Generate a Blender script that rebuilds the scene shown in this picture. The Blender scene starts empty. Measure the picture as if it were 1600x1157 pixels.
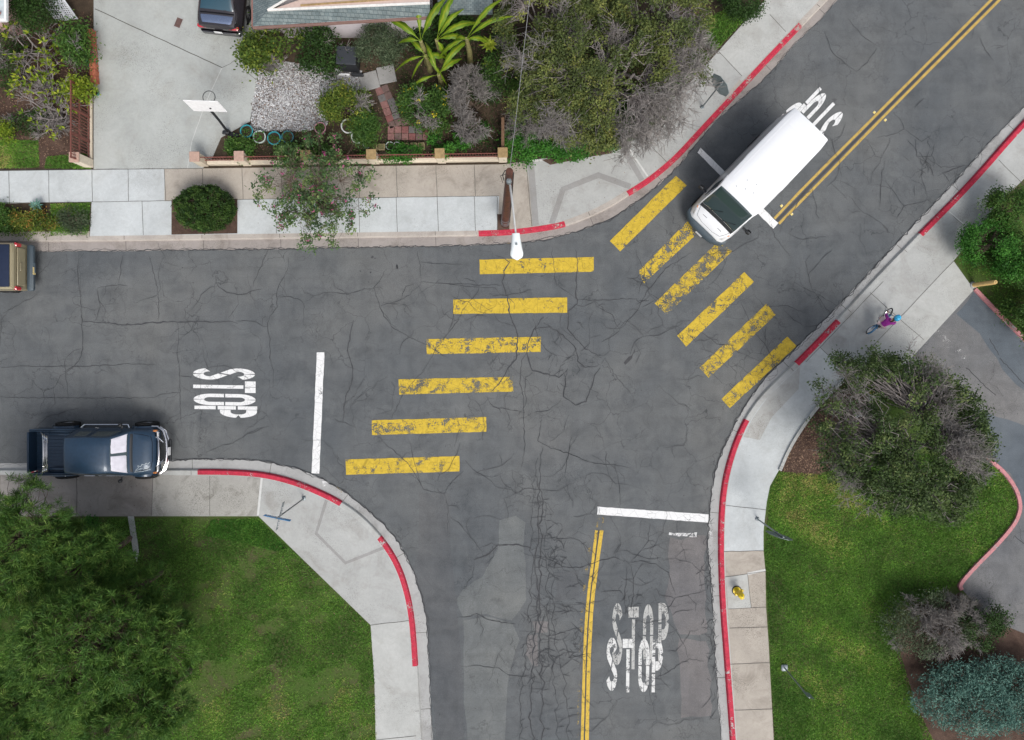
import bpy, math, random
import numpy as np
from mathutils import Vector, Matrix
from mathutils.geometry import tessellate_polygon
random.seed(7); rng = np.random.default_rng(7)
SC = bpy.context.scene; COL = SC.collection
S, H, CX, CY = 38.0, 28.0, 800.0, 540.0     # ground pixels per metre, drone height, point under the drone
def P(x, y, z=0.0):
    k = (H - z) / (H * S)
    return Vector(((x - CX) * k, (CY - y) * k, z))
R = math.radians
# ------------------------------------------------------------------ tagging
def tag(o, label=None, cat=None, group=None, kind=None):
    if label: o['label'] = label
    if cat: o['category'] = cat
    if group: o['group'] = group
    if kind: o['kind'] = kind
    return o
def thing(name, label, cat, loc=(0, 0, 0), rz=0.0, group=None):
    o = bpy.data.objects.new(name, None); COL.objects.link(o)
    o.location = loc; o.rotation_euler = (0, 0, rz); o.empty_display_size = .2
    return tag(o, label, cat, group)
def copy_tree(o, parent=None):
    c = o.copy(); COL.objects.link(c)
    if parent: c.parent = parent
    for ch in list(o.children): copy_tree(ch, c)
    return c
# ------------------------------------------------------------------ mesh builder
class MB:
    def __init__(s): s.v = []; s.f = []; s.m = []
    def add(s, vs, fs, m=0):
        n = len(s.v); s.v += [tuple(v) for v in vs]
        s.f += [tuple(i + n for i in f) for f in fs]; s.m += [m] * len(fs); return s
    def poly(s, pts, z=None, m=0):
        pts = [Vector((p[0], p[1], p[2] if z is None else z)) for p in pts]
        flat = [Vector((p.x, p.y, 0)) for p in pts]
        tris = tessellate_polygon([flat]); out = []
        for a, b, c in tris:
            if (flat[b] - flat[a]).cross(flat[c] - flat[a]).z < 0: a, c = c, a
            out.append((a, b, c))
        return s.add(pts, out, m)
    def prism(s, pts, z0, z1, m=0):
        s.poly(pts, z1, m); n = len(pts)
        area = sum(pts[i][0] * pts[(i + 1) % n][1] - pts[(i + 1) % n][0] * pts[i][1] for i in range(n))
        vs = [(p[0], p[1], z0) for p in pts] + [(p[0], p[1], z1) for p in pts]
        fs = []
        for i in range(n):
            j = (i + 1) % n
            fs.append((i, j, j + n, i + n) if area > 0 else (j, i, i + n, j + n))
        return s.add(vs, fs, m)
    def box(s, c, d, rz=0.0, m=0, M=None, bev=0.0):
        x, y, z = [q / 2 for q in d]
        if bev <= 0:
            vs = [Vector((a * x, b * y, e * z)) for e in (-1, 1) for a, b in ((-1, -1), (1, -1), (1, 1), (-1, 1))]
            fs = [(3, 2, 1, 0), (4, 5, 6, 7), (0, 1, 5, 4), (1, 2, 6, 5), (2, 3, 7, 6), (3, 0, 4, 7)]
        else:
            b_ = min(bev, x * .9, y * .9, z * .9); rings = []
            vs = []
            for (zz, k) in ((-z, b_), (-z + b_, 0), (z - b_, 0), (z, b_)):
                X, Y = x - k, y - k
                for a, b in ((-X + b_, -Y), (X - b_, -Y), (X, -Y + b_), (X, Y - b_), (X - b_, Y), (-X + b_, Y), (-X, Y - b_), (-X, -Y + b_)):
                    vs.append(Vector((a, b, zz)))
            fs = [tuple(range(7, -1, -1)), tuple(range(24, 32))]
            for r in range(3):
                for i in range(8):
                    j = (i + 1) % 8; fs.append((r * 8 + i, r * 8 + j, r * 8 + 8 + j, r * 8 + 8 + i))
        Q = Matrix.Translation(Vector(c)) @ (M if M is not None else Matrix.Rotation(rz, 4, 'Z'))
        return s.add([Q @ v for v in vs], fs, m)
    def tube(s, pts, r, n=8, m=0, caps=True):
        pts = [Vector(p) for p in pts]; k = len(pts)
        rs = r if isinstance(r, (list, tuple)) else [r] * k
        vs = []; prev = None
        for i, p in enumerate(pts):
            d = (pts[min(i + 1, k - 1)] - pts[max(i - 1, 0)])
            if d.length < 1e-9: d = Vector((0, 0, 1))
            d.normalize()
            a = prev if prev is not None else (Vector((0, 0, 1)) if abs(d.z) < .9 else Vector((1, 0, 0)))
            u = (a - d * a.dot(d)); u.normalize(); prev = u; w = d.cross(u)
            for j in range(n):
                t = 2 * math.pi * j / n; vs.append(p + (u * math.cos(t) + w * math.sin(t)) * rs[i])
        fs = [(i * n + j, i * n + (j + 1) % n, (i + 1) * n + (j + 1) % n, (i + 1) * n + j) for i in range(k - 1) for j in range(n)]
        if caps: fs += [tuple(range(n - 1, -1, -1)), tuple(range((k - 1) * n, k * n))]
        return s.add(vs, fs, m)
    def lathe(s, prof, n=24, c=(0, 0, 0), M=None, m=0):
        vs = []; k = len(prof)
        Q = Matrix.Translation(Vector(c)) @ (M if M is not None else Matrix.Identity(4))
        for r, z in prof:
            for j in range(n):
                t = 2 * math.pi * j / n; vs.append(Q @ Vector((r * math.cos(t), r * math.sin(t), z)))
        fs = [(i * n + j, i * n + (j + 1) % n, (i + 1) * n + (j + 1) % n, (i + 1) * n + j) for i in range(k - 1) for j in range(n)]
        return s.add(vs, fs, m)
    def ribbon(s, pts, w, z=None, m=0):
        pts = [Vector(p) for p in pts]; k = len(pts)
        ws = w if isinstance(w, (list, tuple)) else [w] * k
        vs = []
        for i, p in enumerate(pts):
            d = pts[min(i + 1, k - 1)] - pts[max(i - 1, 0)]; d.z = 0
            if d.length < 1e-9: d = Vector((1, 0, 0))
            d.normalize(); q = Vector((-d.y, d.x, 0)) * ws[i] / 2
            zz = p.z if z is None else z
            vs += [(p.x + q.x, p.y + q.y, zz), (p.x - q.x, p.y - q.y, zz)]
        fs = [(2 * i, 2 * i + 1, 2 * i + 3, 2 * i + 2) for i in range(k - 1)]
        return s.add(vs, fs, m)
    def build(s, name, mats, parent=None, smooth=None, label=None):
        me = bpy.data.meshes.new(name); me.from_pydata(s.v, [], s.f)
        for mt in (mats if isinstance(mats, (list, tuple)) else [mats]): me.materials.append(mt)
        if len(me.polygons) == len(s.m): me.polygons.foreach_set('material_index', s.m)
        if smooth:
            me.polygons.foreach_set('use_smooth', [True] * len(me.polygons))
            me.set_sharp_from_angle(angle=R(smooth))
        me.update()
        o = bpy.data.objects.new(name, me); COL.objects.link(o)
        if parent: o.parent = parent
        if label: o['label'] = label
        return o
def np_mesh(name, V, F, mats, tone=None, parent=None, smooth=False):
    V = np.asarray(V, np.float32); F = np.asarray(F, np.int32); n, k = F.shape
    me = bpy.data.meshes.new(name); me.vertices.add(len(V)); me.vertices.foreach_set('co', V.ravel())
    me.loops.add(n * k); me.loops.foreach_set('vertex_index', F.ravel())
    me.polygons.add(n); me.polygons.foreach_set('loop_start', np.arange(0, n * k, k, dtype=np.int32))
    me.polygons.foreach_set('loop_total', np.full(n, k, np.int32))
    if smooth: me.polygons.foreach_set('use_smooth', np.ones(n, bool))
    for mt in (mats if isinstance(mats, (list, tuple)) else [mats]): me.materials.append(mt)
    if tone is not None:
        a = me.attributes.new('tone', 'FLOAT', 'POINT'); a.data.foreach_set('value', np.asarray(tone, np.float32))
    me.update(calc_edges=True); me.validate()
    o = bpy.data.objects.new(name, me); COL.objects.link(o)
    if parent: o.parent = parent
    return o
def unit(a): return a / (np.linalg.norm(a, axis=-1, keepdims=True) + 1e-9)
def blades(C, D, L, W, up=None, fold=0.0):
    """quads (diamonds) centred at C, long axis D, length L, width W"""
    n = len(C); rnd = rng.normal(size=(n, 3))
    if up is not None: rnd = rnd * .55 + np.array([0, 0, up]) * 1.0
    side = unit(np.cross(D, rnd)); L = np.broadcast_to(L, (n,))[:, None]; W = np.broadcast_to(W, (n,))[:, None]
    a = C - D * L / 2; b = C + side * W / 2 + D * L * .02; c = C + D * L / 2; d = C - side * W / 2 + D * L * .02
    V = np.stack([a, b, c, d], 1).reshape(-1, 3); F = np.arange(n * 4).reshape(n, 4)
    return V, F
def seg_mesh(A, B, RA, RB, sides=3):
    A = np.asarray(A, float); B = np.asarray(B, float); n = len(A)
    D = unit(B - A); ref = np.where(np.abs(D[:, 2:3]) < .9, np.array([[0, 0, 1.]]), np.array([[1., 0, 0]]))
    U = unit(np.cross(D, ref)); W = np.cross(D, U); V = np.zeros((n, 2 * sides, 3))
    for j in range(sides):
        t = 2 * math.pi * j / sides; o = U * math.cos(t) + W * math.sin(t)
        V[:, j] = A + o * np.asarray(RA)[:, None]; V[:, sides + j] = B + o * np.asarray(RB)[:, None]
    F = []
    base = (np.arange(n) * 2 * sides)[:, None]
    for j in range(sides):
        k = (j + 1) % sides; F.append(base + np.array([[j, k, sides + k, sides + j]]))
    return V.reshape(-1, 3), np.concatenate(F, 0)
def join_np(parts):
    V = []; F = []; T = []; n = 0
    for v, f, t in parts:
        V.append(v); F.append(f + n); T.append(np.broadcast_to(t, (len(v),)) if np.ndim(t) == 0 else t); n += len(v)
    return np.concatenate(V), np.concatenate(F), np.concatenate(T)
# ------------------------------------------------------------------ materials
class NT:
    def __init__(s, name):
        s.mat = bpy.data.materials.new(name); s.mat.use_nodes = True
        s.t = s.mat.node_tree; s.t.nodes.clear()
        s.out = s.t.nodes.new('ShaderNodeOutputMaterial')
        s.b = s.t.nodes.new('ShaderNodeBsdfPrincipled'); s.t.links.new(s.b.outputs[0], s.out.inputs[0])
        s.pos = None
    def n(s, typ, **k):
        nd = s.t.nodes.new(typ)
        for a, b in k.items(): setattr(nd, a, b)
        return nd
    def l(s, a, b): s.t.links.new(a, b)
    def P(s):
        if s.pos is None: s.pos = s.n('ShaderNodeNewGeometry').outputs['Position']
        return s.pos
    def scaled(s, sx, sy, sz, rz=0.0):
        m = s.n('ShaderNodeMapping'); m.inputs['Scale'].default_value = (sx, sy, sz); m.inputs['Rotation'].default_value = (0, 0, rz)
        s.l(s.P(), m.inputs[0]); return m.outputs[0]
    def noise(s, scale, detail=4, rough=.55, vec=None, dist=0.0):
        q = s.n('ShaderNodeTexNoise'); q.inputs['Scale'].default_value = scale; q.inputs['Detail'].default_value = detail
        q.inputs['Roughness'].default_value = rough; q.inputs['Distortion'].default_value = dist
        s.l(vec if vec is not None else s.P(), q.inputs['Vector']); return q.outputs[0]
    def vor(s, scale, feat='F1', vec=None):
        q = s.n('ShaderNodeTexVoronoi'); q.feature = feat; q.inputs['Scale'].default_value = scale
        s.l(vec if vec is not None else s.P(), q.inputs['Vector']); return q.outputs['Distance']
    def ramp(s, fac, stops, interp='LINEAR'):
        q = s.n('ShaderNodeValToRGB'); e = q.color_ramp.elements; q.color_ramp.interpolation = interp
        while len(e) < len(stops): e.new(.5)
        for i, (p, c) in enumerate(stops):
            e[i].position = p
            e[i].color = (c, c, c, 1) if isinstance(c, (int, float)) else (*c, 1)
        s.l(fac, q.inputs[0]); return q.outputs[0]
    def mix(s, fac, a, b, mode='MIX'):
        q = s.n('ShaderNodeMix'); q.data_type = 'RGBA'; q.blend_type = mode
        for sock, v in ((q.inputs[0], fac), (q.inputs[6], a), (q.inputs[7], b)):
            if hasattr(v, 'links'): s.l(v, sock)
            elif isinstance(v, (int, float)): sock.default_value = v if sock.type == 'VALUE' else (v, v, v, 1)
            else: sock.default_value = (*v, 1)
        return q.outputs[2]
    def math(s, op, a, b=0.0):
        q = s.n('ShaderNodeMath'); q.operation = op
        for i, v in ((0, a), (1, b)):
            if hasattr(v, 'links'): s.l(v, q.inputs[i])
            else: q.inputs[i].default_value = v
        return q.outputs[0]
    def bump(s, h, strength=.3, dist=.01):
        q = s.n('ShaderNodeBump'); q.inputs['Strength'].default_value = strength; q.inputs['Distance'].default_value = dist
        s.l(h, q.inputs['Height']); s.l(q.outputs[0], s.b.inputs['Normal'])
    def col(s, c):
        if hasattr(c, 'links'): s.l(c, s.b.inputs['Base Color'])
        else: s.b.inputs['Base Color'].default_value = (*c, 1)
    def rough(s, r, spec=.3):
        s.b.inputs['Roughness'].default_value = r; s.b.inputs['Specular IOR Level'].default_value = spec
def paint(name, c, rough=.35, metal=0.0, spec=.5, coat=0.0, var=.08, scale=9.0):
    t = NT(name); k = t.noise(scale, 3); d = tuple(q * (1 - var) for q in c); e = tuple(min(1, q * (1 + var)) for q in c)
    t.col(t.ramp(k, [(.3, d), (.7, e)])); t.rough(rough, spec); t.b.inputs['Metallic'].default_value = metal
    t.b.inputs['Coat Weight'].default_value = coat; t.b.inputs['Coat Roughness'].default_value = .06
    return t.mat
def asphalt(name, k=1.0, tint=(1, 1, 1), warm=0.0, fine=.5):
    t = NT(name)
    big = t.noise(.16, 5, .6); mid = t.noise(1.3, 6, .65, dist=.6); streak = t.noise(1.0, 5, .6, t.scaled(.22, 2.6, 1))
    streak2 = t.noise(1.0, 4, .6, t.scaled(2.4, .25, 1, R(-40)))
    agg = t.noise(38, 3, .7); agg2 = t.noise(130, 2, .6)
    c = t.ramp(big, [(.3, tuple(.094 * k * q for q in (.96, 1.0, 1.05))), (.5, tuple(.115 * k * q for q in (1, 1, 1))), (.72, tuple(.138 * k * q for q in (1.04, 1, .95)))])
    c = t.mix(1, c, t.ramp(mid, [(.28, .82), (.5, 1.0), (.72, 1.1)]), 'MULTIPLY')
    st = t.noise(.55, 7, .75, t.scaled(1, 1, 1, .4), .9); c = t.mix(t.ramp(st, [(.54, 0.0), (.7, .38)]), c, (.06, .062, .066))
    st2 = t.noise(.42, 6, .7, t.scaled(1, 1, 1, 2.1), 1.2); c = t.mix(t.ramp(st2, [(.55, 0.0), (.72, .4)]), c, (.175, .172, .165))
    c = t.mix(.38, c, t.ramp(streak, [(.32, .82), (.5, 1.0), (.72, 1.1)]), 'MULTIPLY')
    c = t.mix(.4, c, t.ramp(streak2, [(.32, .86), (.6, 1.04)]), 'MULTIPLY')
    c = t.mix(1, c, t.ramp(agg, [(.3, .74), (.7, 1.24)]), 'MULTIPLY')
    c = t.mix(1, c, t.ramp(agg2, [(.3, .74), (.7, 1.26)]), 'MULTIPLY')
    sp = t.vor(1.7); c = t.mix(t.ramp(sp, [(.015, .8), (.045, 0.0)]), c, (.03, .03, .03))
    # hairline cracks that come and go
    wv = t.n('ShaderNodeVectorMath'); wv.operation = 'ADD'; nz = t.n('ShaderNodeTexNoise'); nz.inputs['Scale'].default_value = 1.2; nz.inputs['Detail'].default_value = 5
    t.l(t.P(), nz.inputs['Vector']); t.l(t.P(), wv.inputs[0]); t.l(nz.outputs[1], wv.inputs[1])
    e = t.vor(.8, 'DISTANCE_TO_EDGE', wv.outputs[0]); line = t.ramp(e, [(.0, 1.0), (.012, 0.0)])
    gate = t.ramp(t.noise(.35, 3), [(.42, 0.0), (.58, .8 * fine)])
    e2 = t.vor(3.4, 'DISTANCE_TO_EDGE', wv.outputs[0]); line2 = t.ramp(e2, [(.0, 1.0), (.03, 0.0)])
    gate2 = t.ramp(t.noise(.5, 3, vec=t.scaled(1, 1, 1, 1.0)), [(.5, 0.0), (.66, .7 * fine)])
    c = t.mix(t.math('MULTIPLY', line, gate), c, (.03, .03, .03))
    c = t.mix(t.math('MULTIPLY', line2, gate2), c, (.035, .035, .035))
    c = t.mix(1, c, tuple(a * b for a, b in zip(tint, (1.0, 1.055, 1.08))), 'MULTIPLY')
    t.col(c); t.rough(.9, .2); t.bump(agg2, .35, .01)
    return t.mat
def concrete(name, a, stain=(.16, .13, .1), amt=.5, blotch=.9):
    t = NT(name); n1 = t.noise(.8, 6, .65, dist=.4); n2 = t.noise(9, 5, .7); n3 = t.noise(70, 2, .6)
    lo = tuple(q * .86 for q in a); hi = tuple(min(.8, q * 1.07) for q in a)
    c = t.ramp(n1, [(.3, lo), (.7, hi)])
    c = t.mix(t.ramp(t.noise(blotch, 8, .72, dist=.8), [(.5, 0.0), (.72, amt)]), c, stain)
    sm = t.noise(26, 3, .8); g = t.ramp(t.noise(.6, 3, vec=t.scaled(1, 1, 1, .7)), [(.45, 0.0), (.65, 1.0)])
    c = t.mix(t.math('MULTIPLY', t.math('MULTIPLY', t.ramp(sm, [(.54, 0.0), (.64, 1.0)]), g), min(1, amt * 1.5)), c, (.07, .065, .05))
    c = t.mix(1, c, t.ramp(n2, [(.3, .94), (.7, 1.05)]), 'MULTIPLY')
    c = t.mix(1, c, t.ramp(n3, [(.3, .93), (.7, 1.06)]), 'MULTIPLY')
    sp = t.vor(2.3); c = t.mix(t.ramp(sp, [(.012, .7), (.035, 0.0)]), c, (.08, .07, .06))
    t.col(c); t.rough(.88, .25); t.bump(n3, .25, .006); return t.mat
def roadpaint(name, c, wear=.5, dirt=.35, seed=0.0, fine=1.0):
    """paint that has flaked off along a noise mask: the surface below shows through"""
    t = NT(name)
    m = t.n('ShaderNodeMapping'); m.inputs['Location'].default_value = (seed * 3.7, seed * 1.9, 0); t.l(t.P(), m.inputs[0]); v = m.outputs[0]
    n1 = t.noise(2.2, 8, .75, v, .3); n2 = t.noise(22 * fine, 4, .7, v)
    s = t.math('ADD', t.math('MULTIPLY', n1, .62), t.math('MULTIPLY', n2, .38))
    th = .62 - .2 * wear
    gone = t.ramp(s, [(th, 0.0), (th + .02, 1.0)])
    cc = t.ramp(t.noise(6, 5, .6, v), [(.3, tuple(q * (1 - dirt * .6) for q in c)), (.7, c)])
    cc = t.mix(1, cc, t.ramp(t.noise(60, 2, .6, v), [(.3, .88), (.7, 1.1)]), 'MULTIPLY')
    e = t.vor(2.6, 'DISTANCE_TO_EDGE', v); cc = t.mix(t.ramp(e, [(0, .6), (.02, 0.0)]), cc, tuple(q * .3 for q in c))
    t.col(cc); t.rough(.75, .3)
    tr = t.n('ShaderNodeBsdfTransparent'); mx = t.n('ShaderNodeMixShader')
    t.l(gone, mx.inputs[0]); t.l(t.b.outputs[0], mx.inputs[1]); t.l(tr.outputs[0], mx.inputs[2]); t.l(mx.outputs[0], t.out.inputs[0])
    return t.mat
def foliage(name, stops, rough=.62, spec=.25, trans=.25):
    t = NT(name); a = t.n('ShaderNodeAttribute'); a.attribute_name = 'tone'
    c = t.ramp(a.outputs['Fac'], stops)
    c = t.mix(1, c, t.ramp(t.noise(1.6, 3), [(.3, .8), (.7, 1.18)]), 'MULTIPLY')
    t.col(c); t.rough(rough, spec)
    tl = t.n('ShaderNodeBsdfTranslucent'); t.l(c, tl.inputs[0]); mx = t.n('ShaderNodeMixShader'); mx.inputs[0].default_value = trans
    t.l(t.b.outputs[0], mx.inputs[1]); t.l(tl.outputs[0], mx.inputs[2]); t.l(mx.outputs[0], t.out.inputs[0])
    return t.mat
def soil(name, stops, scale=1.0, fine=30):
    t = NT(name); n1 = t.noise(.7 * scale, 7, .7, dist=.4); n2 = t.noise(fine, 4, .75)
    c = t.ramp(n1, stops); c = t.mix(1, c, t.ramp(n2, [(.3, .6), (.7, 1.35)]), 'MULTIPLY')
    t.col(c); t.rough(.95, .1); t.bump(n2, .6, .03); return t.mat
def glass(name, c=(.02, .035, .04), rough=.05):
    t = NT(name); t.col(c); t.rough(rough, .9); t.b.inputs['Coat Weight'].default_value = .6; t.b.inputs['Coat Roughness'].default_value = .03; return t.mat
M = {}
M['asphalt'] = asphalt('asphalt_aged', fine=.8)
M['asphalt_dark'] = asphalt('asphalt_newer_patch', .92, (1.02, 1, 1.0), fine=.1)
M['asphalt_beige'] = asphalt('asphalt_worn_patch', 1.3, (1.0, .99, .95), fine=.5)
M['asphalt_brown'] = asphalt('asphalt_brown_patch', 1.2, (1.1, 1, .98), fine=.2)
M['asphalt_drive'] = asphalt('asphalt_driveway', 1.3, (1.05, 1, .99), fine=.8)
M['asphalt_blue'] = asphalt('asphalt_sealed', 1.05, (.9, .99, 1.1), fine=.3)
M['crack'] = paint('crack_filler', (.056, .057, .06), .9, spec=.1)
M['crack_halo'] = paint('crack_halo', (.09, .092, .096), .9, spec=.1)
M['crack_soft'] = paint('crack_soft', (.07, .07, .073), .9, spec=.1)
M['conc_white'] = concrete('concrete_new', (.49, .515, .515), amt=.24)
M['conc_beige'] = concrete('concrete_tan', (.40, .36, .31), (.15, .125, .10), amt=.6)
M['conc_grey'] = concrete('concrete_grey', (.40, .405, .39), amt=.36)
M['conc_light'] = concrete('concrete_light', (.44, .445, .425), amt=.34)
M['conc_old'] = concrete('concrete_stained', (.27, .25, .23), (.12, .10, .085), .6)
M['conc_old2'] = concrete('concrete_mottled', (.36, .35, .32), (.13, .12, .10), .75, 1.6)
M['conc_drive'] = concrete('concrete_drive', (.40, .415, .395), (.25, .225, .18), .36, .7)
M['conc_kerb'] = concrete('concrete_kerb', (.42, .38, .34), (.17, .13, .1), .45)
M['conc_gutter'] = concrete('concrete_gutter', (.30, .27, .25), (.13, .11, .09), .6)
M['conc_gutter_e'] = concrete('concrete_gutter_pale', (.38, .38, .37), (.13, .12, .11), .45)
M['tactile'] = concrete('concrete_rough', (.30, .295, .285), amt=.3)
M['joint'] = paint('joint_line', (.09, .085, .075), .9, spec=.1)
M['joint_pale'] = paint('joint_pale', (.55, .55, .53), .9, spec=.1)
M['red'] = roadpaint('kerb_red_paint', (.56, .035, .07), .3, .6)
M['pink'] = roadpaint('kerb_faded_red', (.56, .24, .25), .38, .3)
M['white_line'] = roadpaint('white_line_paint', (.74, .74, .73), .12, .15)
M['white_worn'] = roadpaint('white_line_worn', (.66, .66, .65), .55, .3)
M['white_faint'] = roadpaint('white_faint', (.5, .5, .49), .85, .3, 6)
M['white_old'] = roadpaint('white_letter_old', (.45, .45, .43), .4, .3, 2)
M['white_mid'] = roadpaint('white_letter_mid', (.66, .66, .64), .45, .2, 4)
M['yellow_line'] = roadpaint('yellow_centre_paint', (.52, .36, .10), .1, .35)
M['yellow_fresh'] = roadpaint('yellow_centre_bright', (.62, .42, .06), .25, .3, 5)
M['yellow_old'] = roadpaint('yellow_centre_old', (.40, .29, .09), .95, .4, 3)
# ================================================================== GROUND, ROAD, KERBS, PAVEMENTS
def px(l, z=0.0): return [P(a, b, z) for a, b in l]
def structure(o): o['kind'] = 'structure'; return o
def arc_resample(l, n):
    d = [0.0]
    for i in range(1, len(l)): d.append(d[-1] + (l[i] - l[i - 1]).length)
    out = []
    for k in range(n):
        s = d[-1] * k / (n - 1); i = 1
        while i < len(l) - 1 and d[i] < s: i += 1
        t = (s - d[i - 1]) / max(1e-9, d[i] - d[i - 1]); out.append(l[i - 1].lerp(l[i], min(1, max(0, t))))
    return out
def smooth_line(l, it=2):
    for _ in range(it):
        o = [l[0]]
        for i in range(len(l) - 1):
            o += [l[i].lerp(l[i + 1], .25), l[i].lerp(l[i + 1], .75)]
        l = o + [l[-1]]
    return l
def nearest(l, p):
    best = None
    for i in range(len(l) - 1):
        a, b = l[i], l[i + 1]; ab = b - a; t = max(0, min(1, (p - a).dot(ab) / max(1e-9, ab.length_squared)))
        q = a + ab * t; d = (q - p).length
        if best is None or d < best[0]: best = (d, q)
    return best[1]
B_NW = [(-900, 372), (0, 371), (400, 366), (600, 363), (743, 361), (800, 359), (840, 354), (878, 348), (920, 332), (950, 317), (974, 302), (1010, 280), (1042, 254), (1060, 237), (1100, 193), (1150, 140), (1200, 86), (1250, 34), (1283, 0), (1500, -225), (2100, -850)]
A_NW = [(-900, 396), (0, 394), (400, 390), (700, 385), (795, 381), (850, 376), (885, 368), (950, 345), (1006, 308), (1048, 273), (1086, 228), (1116, 190), (1160, 153), (1200, 118), (1242, 68), (1285, 28), (1307, 0), (1520, -225), (2120, -850)]
B_E = [(2400, -620), (1700, 97), (1600, 199), (1523, 288), (1440, 372), (1381, 432), (1317, 502), (1250, 571), (1200, 617), (1175, 650), (1160, 680), (1148, 712), (1138, 750), (1133, 790), (1131, 840), (1132, 900), (1135, 960), (1139, 1010), (1143, 1065), (1150, 1157), (1158, 1300), (1180, 1900)]
A_E = [(2370, -650), (1680, 85), (1600, 168), (1546, 223), (1488, 288), (1415, 365), (1310, 478), (1250, 538), (1196, 590), (1170, 624), (1150, 660), (1131, 700), (1116, 740), (1110, 785), (1107, 815), (1106, 855), (1113, 930), (1116, 1005), (1120, 1065), (1127, 1157), (1135, 1300), (1155, 1900)]
B_SW = [(-900, 742), (0, 742), (300, 742), (360, 742.5), (410, 746), (455, 757), (493, 772), (528, 789), (562, 813), (592, 845), (618, 885), (634, 935), (641, 985), (646, 1065), (651, 1157), (660, 1300), (680, 1900)]
A_SW = [(-900, 727), (0, 726), (260, 720), (326, 717.5), (380, 718), (423, 723), (465, 732), (503, 748), (535, 766), (573, 796), (600, 820), (618, 840), (643, 885), (658, 930), (667, 970), (671, 1065), (676, 1157), (685, 1300), (705, 1900)]
ZK = .15
gs = 260.0
g = MB(); g.poly([(-gs, -gs), (gs, -gs), (gs, gs), (-gs, gs)], -.06)
M['earth'] = soil('earth', [(.3, (.09, .07, .05)), (.7, (.17, .13, .10))])
structure(g.build('ground', M['earth']))
# --- the road sheet with its repairs and cracks
road = MB()
def grid_sheet(mb, x0, x1, y0, y1, z, n, m):
    for i in range(n):
        for j in range(n):
            a, b = x0 + (x1 - x0) * i / n, x0 + (x1 - x0) * (i + 1) / n
            c, d = y0 + (y1 - y0) * j / n, y0 + (y1 - y0) * (j + 1) / n
            mb.add([(a, c, z), (b, c, z), (b, d, z), (a, d, z)], [(0, 1, 2, 3)], m)
grid_sheet(road, -46, 46, -40, 40, 0.0, 1, 0)
def rough_poly(l, amp=1.3, step=14):
    out = []
    for i in range(len(l)):
        a = Vector((*l[i], 0)); b = Vector((*l[(i + 1) % len(l)], 0)); n = max(1, int((b - a).length / step))
        for k in range(n):
            p = a.lerp(b, k / n); out.append((p.x + random.uniform(-amp, amp), p.y + random.uniform(-amp, amp)))
    return out
road.poly(px([(655, 771), (703, 771), (704, 854), (713, 940), (721, 1025), (727, 1230), (690, 1230), (673, 1065), (667, 970), (657, 930), (645, 888), (654, 868)]), .003, 1)
road.poly(px(rough_poly([(781, 814), (805, 807), (821, 817), (819, 854), (822, 882), (821, 939), (800, 971), (760, 959), (723, 965), (713, 937), (723, 922), (754, 900), (777, 860)])), .003, 2)
road.poly(px(rough_poly([(725, 970), (759, 963), (800, 974), (812, 1000), (795, 1050), (790, 1150), (785, 1230), (735, 1230), (726, 1100)])), .003, 2)
road.poly(px(rough_poly([(1048, 842), (1104, 838), (1100, 900), (1106, 990), (1060, 990), (1040, 930)], 3)), .003, 3)
road.poly(px(rough_poly([(870, 895), (905, 890), (903, 935), (868, 938)], 2)), .0028, 1)
road.poly(px(rough_poly([(1060, 1000), (1105, 1000), (1112, 1120), (1066, 1120)], 3)), .0029, 3)
road.poly(px(rough_poly([(832, 971), (857, 971), (856, 989), (836, 989)], 1, 8)), .0045, 4)
road.poly(px(rough_poly([(825, 993), (840, 991), (840, 1042), (833, 1040), (822, 1022)], 1, 8)), .0045, 4)
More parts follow.
